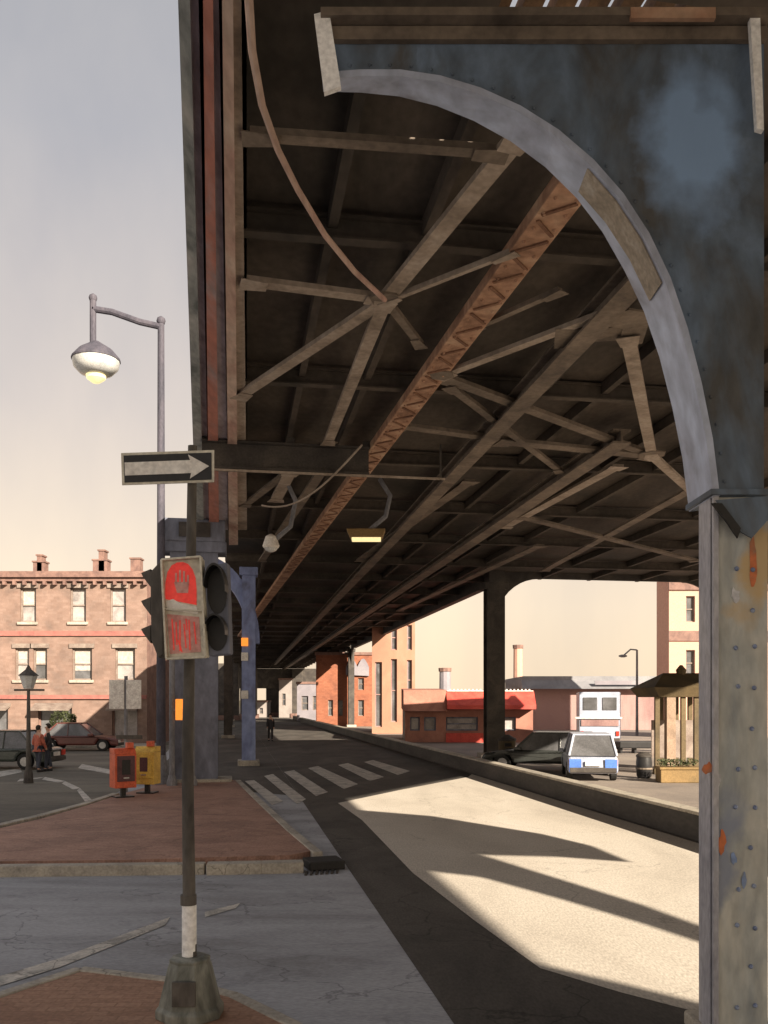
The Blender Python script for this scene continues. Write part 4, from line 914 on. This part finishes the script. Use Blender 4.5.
# one way sign
def YF(p, dy): return Vector((p.x, p.y+dy, p.z))
sg_ = thing('one_way_sign', pt(167, 467), 'black rectangular sign with a white arrow pointing right, top of the near signal pole', 'sign')
def board(pix, Yb, th, m_, nm, par, bev=0): b = MB(); b.prism([P(x, y, Yb) for x, y in pix], (0, th, 0)); return b.build(nm, M[m_], par, bevel=bev)
board([(121, 453), (214, 450), (214, 482), (122, 485)], 7.0, .012, 'signcream', 'border', sg_)
board([(123.5, 455.5), (211.5, 452.5), (211.5, 479.5), (124.5, 482.5)], 6.994, .005, 'black', 'face', sg_)
board([(124.5, 462.5), (190, 460), (188, 454.5), (209, 466), (190, 478.5), (191, 473), (125, 475.5)], 6.989, .004, 'signwhite', 'arrow', sg_)
b = MB(); b.box((pbx-.05, 7.014, pt(0, 470).z-.02), (pbx+.06, 7.07, pt(0, 462).z+.02)); b.build('bracket', M['polegrey'], sg_)
# pedestrian signal
ps = thing('pedestrian_signal', pt(184, 608), 'upright cream framed signal panel, red above and pink below, on the near pole', 'signal')
board([(162, 560), (201, 557), (206, 657), (167, 659)], 6.86, .14, 'signcream', 'housing', ps, .008)
board([(165, 599), (165.5, 582), (167.5, 572), (171.5, 565.5), (177, 562.5), (183, 562), (188, 564), (192.5, 569.5), (195.5, 578), (196.5, 590), (196.5, 605)], 6.855, .008, 'redsig', 'red_lens', ps)
board([(166, 601), (173, 599), (180, 603), (197, 607), (198, 614), (167, 610)], 6.851, .008, 'signwhite', 'middle_panel', ps)
board([(167, 614), (199, 617), (201, 652), (170, 654)], 6.855, .007, 'signpink', 'lower_lens', ps)
b = MB()
for (x0_, y0_, x1_, y1_) in ((172, 619, 174, 650), (176, 622, 177, 645), (180, 620, 180, 651), (184, 624, 186, 648), (189, 620, 190, 650), (194, 622, 196, 644), (178, 640, 182, 652), (186, 619, 187, 630)):
    b.bar(P(x0_, y0_, 6.852), P(x1_, y1_, 6.852), .008, .006, up=(0, 1, 0))
b.build('lettering', M['redsig'], ps)
b = MB()
for (x, y0_, y1_) in ((176, 583, 573), (180, 583, 570), (184, 583, 571), (188, 585, 575)): b.bar(P(x, y0_, 6.853), P(x, y1_, 6.853), .014, .004, up=(0, 1, 0))
b.prism([P(x, y, 6.851) for x, y in ((174, 582), (189, 582), (188, 593), (177, 593))], (0, .004, 0)); b.build('hand_symbol', M['signpink'], ps)
b = MB(); b.box((pbx-.03, 7.0, pt(0, 645).z), (pbx+.03, 7.06, pt(0, 635).z)); b.box((pbx-.03, 7.0, pt(0, 585).z), (pbx+.03, 7.06, pt(0, 575).z)); b.build('bracket', M['poledark'], ps)
for q0_, q1_ in (((162, 560), (201, 557)), ((201, 557), (206, 657)), ((206, 657), (167, 659)), ((167, 659), (162, 560))):
    b = MB(); b.bar(P(*q0_, 6.84), P(*q1_, 6.84), .016, .06, up=(0, 1, 0)); b.build('frame_edge', M['signcream'], ps, bevel=.003)
b = MB(); b.bar(P(165, 609, 6.845), P(202, 611, 6.845), .012, .03, up=(0, 1, 0)); b.build('divider', M['signcream'], ps)
# black two lens head at its right
hd = thing('traffic_signal', pt(216, 612), 'dark two lens traffic signal head right of the red and cream panel', 'signal')
board([(206, 566), (227, 562), (230, 654), (208, 656)], 6.98, .16, 'bluegrey', 'housing', hd, .015)
for (yc, hh) in ((591, 23), (634, 17)):
    b = MB(); c_ = P(217.5, yc, 6.975); rx, rz = 10*6.98/F, hh*6.98/F
    b.prism([c_+Vector((rx*math.cos(a), 0, rz*math.sin(a))) for a in [2*math.pi*i/20 for i in range(20)]], (0, -.01, 0)); b.build('lens', M['black'], hd)
    b = MB()
    for i in range(12):
        a0, a1 = math.pi*i/12-.1, math.pi*(i+1)/12-.1
        f = lambda a, s_: c_+Vector((rx*s_*math.cos(a), 0, rz*s_*math.sin(a)))
        b.prism([f(a0, 1.1), f(a1, 1.1), f(a1, 1.0), f(a0, 1.0)], (0, -.16, 0))
    b.build('hood', M['black'], hd)
b = MB(); b.bar(P(196, 640, 7.1), P(210, 640, 7.1), .03, .03); b.bar(P(196, 580, 7.1), P(210, 580, 7.1), .03, .03); b.build('bracket', M['poledark'], hd)
# brown head seen from the side at its left
h2 = thing('traffic_signal', pt(150, 610), 'brown traffic signal head seen side on, left of the red and cream panel', 'signal')
board([(150, 572), (160, 561), (163, 562), (163, 655), (158, 658), (151, 640)], 7.02, .2, 'poledark', 'housing', h2, .01)
for yc in (578, 606, 634):
    b = MB(); b.prism([P(150.5, yc-9, 7.04), P(141, yc-5, 7.04), P(143, yc-1, 7.04), P(150.5, yc+9, 7.04)], (0, .16, 0)); b.build('hood', M['poledark'], h2)
b = MB(); b.bar(P(160, 645, 7.12), P(188, 645, 7.12), .03, .03); b.bar(P(160, 575, 7.12), P(188, 575, 7.12), .03, .03); b.build('bracket', M['poledark'], h2)

# ------------------------------------------------------------------ street lamp
YL = 27.0
g = G(166, 788); YL = g.y
lp = thing('street_lamp', (at(161, YL), YL, 0), 'tall dark street lamp with a bell shaped head on a bent arm against the sky', 'street lamp')
xl = at(161, YL)
b = MB(); b.tube([(xl, YL, 0), (xl, YL, az(560, YL)), (xl, YL, az(322, YL))], [.15, .125, .10], 12); b.build('post', M['lamppole'], lp, smooth=True)
b = MB(); b.lathe([(.3, 0), (.3, .25), (.22, .4), (.16, 1.0)], (xl, YL, 0), 12); b.build('base', M['polegrey'], lp, smooth=True)
b = MB(); b.tube([P(162, 327, YL), P(140, 322, YL), P(112, 312, YL), P(93, 309, YL)], .10, 10); b.tube([P(93, 298, YL), P(93, 345, YL)], .10, 10); b.ball(P(93, 298, YL), .13, 10); b.ball(P(161, 321, YL), .14, 10)
b.build('arm', M['lamppole'], lp, smooth=True)
hc = P(96, 345, YL); b = MB(); b.lathe([(.1, .1), (.22, .02), (.5, -.16), (.72, -.42), (.72, -.48), (.1, -.46)], hc, 20); b.build('shade', M['lamppole'], lp, smooth=True)
b = MB(); b.lathe([(.70, -.485), (.66, -.68), (.48, -.86), (.3, -.92)], hc, 20); b.build('glass_bowl', M['lampglass'], lp, smooth=True)
b = MB(); b.lathe([(.3, -.922), (.28, -1.02), (.12, -1.14), (.03, -1.16)], hc, 16); b.build('bulb', M['lampbulb'], lp, smooth=True)

# grey posts behind the near pole with the orange plate
for px, pyb, lab, ytop in ((172, 786, 'pale grey post on the brick pavement beside the yellow newspaper box', 600), (192, 786, 'darker grey post behind the near signal pole', 596)):
    g = G(px, pyb-.5, .13); Yp = g.y; t_ = thing('post', g, lab, 'post')
    b = MB(); b.tube([g, Vector((g.x, Yp, az(ytop, Yp)))], .085, 12); b.build('shaft', M['polegrey'], t_, smooth=True)
    b = MB(); b.lathe([(.16, 0), (.16, .1), (.1, .3)], g, 12); b.build('foot', M['polegrey'], t_, smooth=True)
    if px == 172:
        b = MB(); b.box((at(176.5, Yp), Yp-.16, az(720, Yp)), (at(184, Yp), Yp-.09, az(699, Yp))); b.build('orange_plate', M['amber'], t_, bevel=.02)
        b = MB(); b.bar(Vector((at(172, Yp), Yp-.1, az(710, Yp))), Vector((at(184, Yp), Yp-.1, az(710, Yp))), .04, .04); b.build('clamp', M['polegrey'], t_)
# double sign on a post
g = G(126, 792, .13); Yd = g.y
ds = thing('street_sign', g, 'two blank white panels side by side on a grey post behind the newspaper boxes', 'sign')
b = MB(); b.tube([g, Vector((g.x, Yd, az(676, Yd)))], .05, 10); b.build('post', M['polegrey'], ds, smooth=True)
for a, c in ((110, 125), (127, 142)):
    b = MB(); b.box((at(a, Yd), Yd-.09, az(709, Yd)), (at(c, Yd), Yd-.055, az(680, Yd))); b.build('panel', M['signwhite'], ds, bevel=.012)
b = MB(); b.box((at(117, Yd), Yd-.08, az(739, Yd)), (at(143, Yd), Yd-.053, az(735, Yd))); b.build('cross_plate', M['poledark'], ds)
# newspaper boxes
def nbox(px, pyb, frontm, sidem, lab, yaw, tilt=0):
    g = G(px, pyb, .13); t_ = thing('newspaper_box', g, lab, 'newspaper box', 'newspaper boxes on the brick pavement'); t_['_w'] = (0, 0, 0); t_.rotation_euler = (0, tilt, yaw)
    def add(b, nm, m_, par=None, **k): o = b.build(nm, M[m_], None, **k); o.parent = par or t_; return o
    b = MB(); b.box((-.28, -.24, .25), (.28, .24, 1.12)); b.prism([(-.28, -.24, 1.122), (-.28, -.12, 1.27), (-.28, .24, 1.27), (-.28, .24, 1.122)], (.56, 0, 0)); add(b, 'body', sidem, bevel=.015)
    b = MB(); b.box((-.23, -.262, .42), (.23, -.242, 1.08)); d_ = add(b, 'door', frontm, bevel=.006)
    b = MB(); b.box((-.11, -.268, .6), (.11, -.263, .98)); add(b, 'window', 'boxdark' if frontm != 'boxdark' else 'black', d_)
    b = MB(); b.box((-.07, -.29, .5), (.07, -.264, .53)); add(b, 'handle', 'chrome', d_)
    b = MB(); b.box((.05, -.2, 1.272), (.22, -.03, 1.42)); add(b, 'coin_unit', 'boxred', bevel=.01)
    b = MB(); b.box((-.06, -.06, .03), (.06, .06, .25)); add(b, 'pedestal', 'black')
    b = MB(); b.box((-.24, -.2, 0), (.24, .2, .035)); add(b, 'foot_plate', 'black')
    return t_
nbox(123, 797, 'boxdark', 'boxred', 'red newspaper box with a dark front, left of the yellow one', R(34))
nbox(147.5, 793, 'boxyellow', 'boxyellow', 'yellow fronted newspaper box right of the red one', R(-8))

# far lantern post at left
g = G(28.5, 783); Yf = g.y
fl = thing('street_lamp', g, 'short old lantern post in front of the row building at left', 'street lamp')
b = MB(); b.tube([g, Vector((g.x, Yf, az(690, Yf)))], [.09, .05], 10); b.build('post', M['poledark'], fl, smooth=True)
b = MB(); b.lathe([(.16, 0), (.14, .3), (.09, .5)], g, 10); b.build('base', M['poledark'], fl)
b = MB(); b.box((g.x-.45, Yf-.04, az(691, Yf)), (g.x+.5, Yf+.04, az(689, Yf))); b.build('crossbar', M['poledark'], fl)
b = MB(); zl = az(688.8, Yf); b.lathe([(.16, 0), (.30, .42)], (g.x, Yf, zl), 8); b.build('lantern', M['lampglass'], fl)
b = MB(); b.lathe([(.34, .422), (.1, .62), (.03, .75)], (g.x, Yf, zl), 8); b.build('cap', M['poledark'], fl)
# thin lamp on the right skyline
Yr = 70; xr = at(637, Yr)
rl_ = thing('street_lamp', (xr, Yr, 0), 'thin street lamp with a short arm standing above the long warehouse', 'street lamp')
b = MB(); b.tube([(xr, Yr, 0), (xr, Yr, az(650, Yr))], [.12, .08], 8); b.build('post', M['polegrey'], rl_)
b = MB(); b.tube([(xr, Yr, az(650, Yr)), (xr-.5, Yr, az(650, Yr)+.05), (xr-1.0, Yr, az(655, Yr))], .06, 8); b.build('arm', M['polegrey'], rl_)
b = MB(); b.ball((xr-1.1, Yr, az(656, Yr)), .2, 8, (1.8, 1, .6)); b.build('head', M['polegrey'], rl_)
# shrub by the maroon car
g = Vector((at(68, 51.0), 50.2, .13))
sh = thing('shrub', g, 'dark round leafy shrub before the row building doorway', 'shrub')
b = MB()
for i in range(900):
    u = Vector((random.gauss(0, 1), random.gauss(0, 1), random.gauss(0, 1))).normalized()*random.uniform(.5, 1)**.4
    c_ = g+Vector((u.x*.75, u.y*.6, 1.35+u.z*.55+.1*math.sin(u.x*9))); a = random.uniform(0, 6.28); s2 = random.uniform(.07, .12)
    b.poly([c_, c_+Vector((s2*math.cos(a), s2*math.sin(a), s2*.7)), c_+Vector((-s2*math.sin(a), s2*math.cos(a), s2))])
b.build('foliage', M['leaf'], sh)
b = MB(); b.tube([g, g+Vector((.02, 0, .6)), g+Vector((.05, 0, 1.4))], [.06, .05, .03], 7); b.tube([g+Vector((.02, 0, .6)), g+Vector((.35, .1, 1.3))], [.035, .015], 6); b.tube([g+Vector((.02, 0, .7)), g+Vector((-.35, -.1, 1.4))], [.035, .015], 6); b.build('trunk', M['bark'], sh)
for o in bpy.data.objects:
    if '_w' in o: del o['_w']
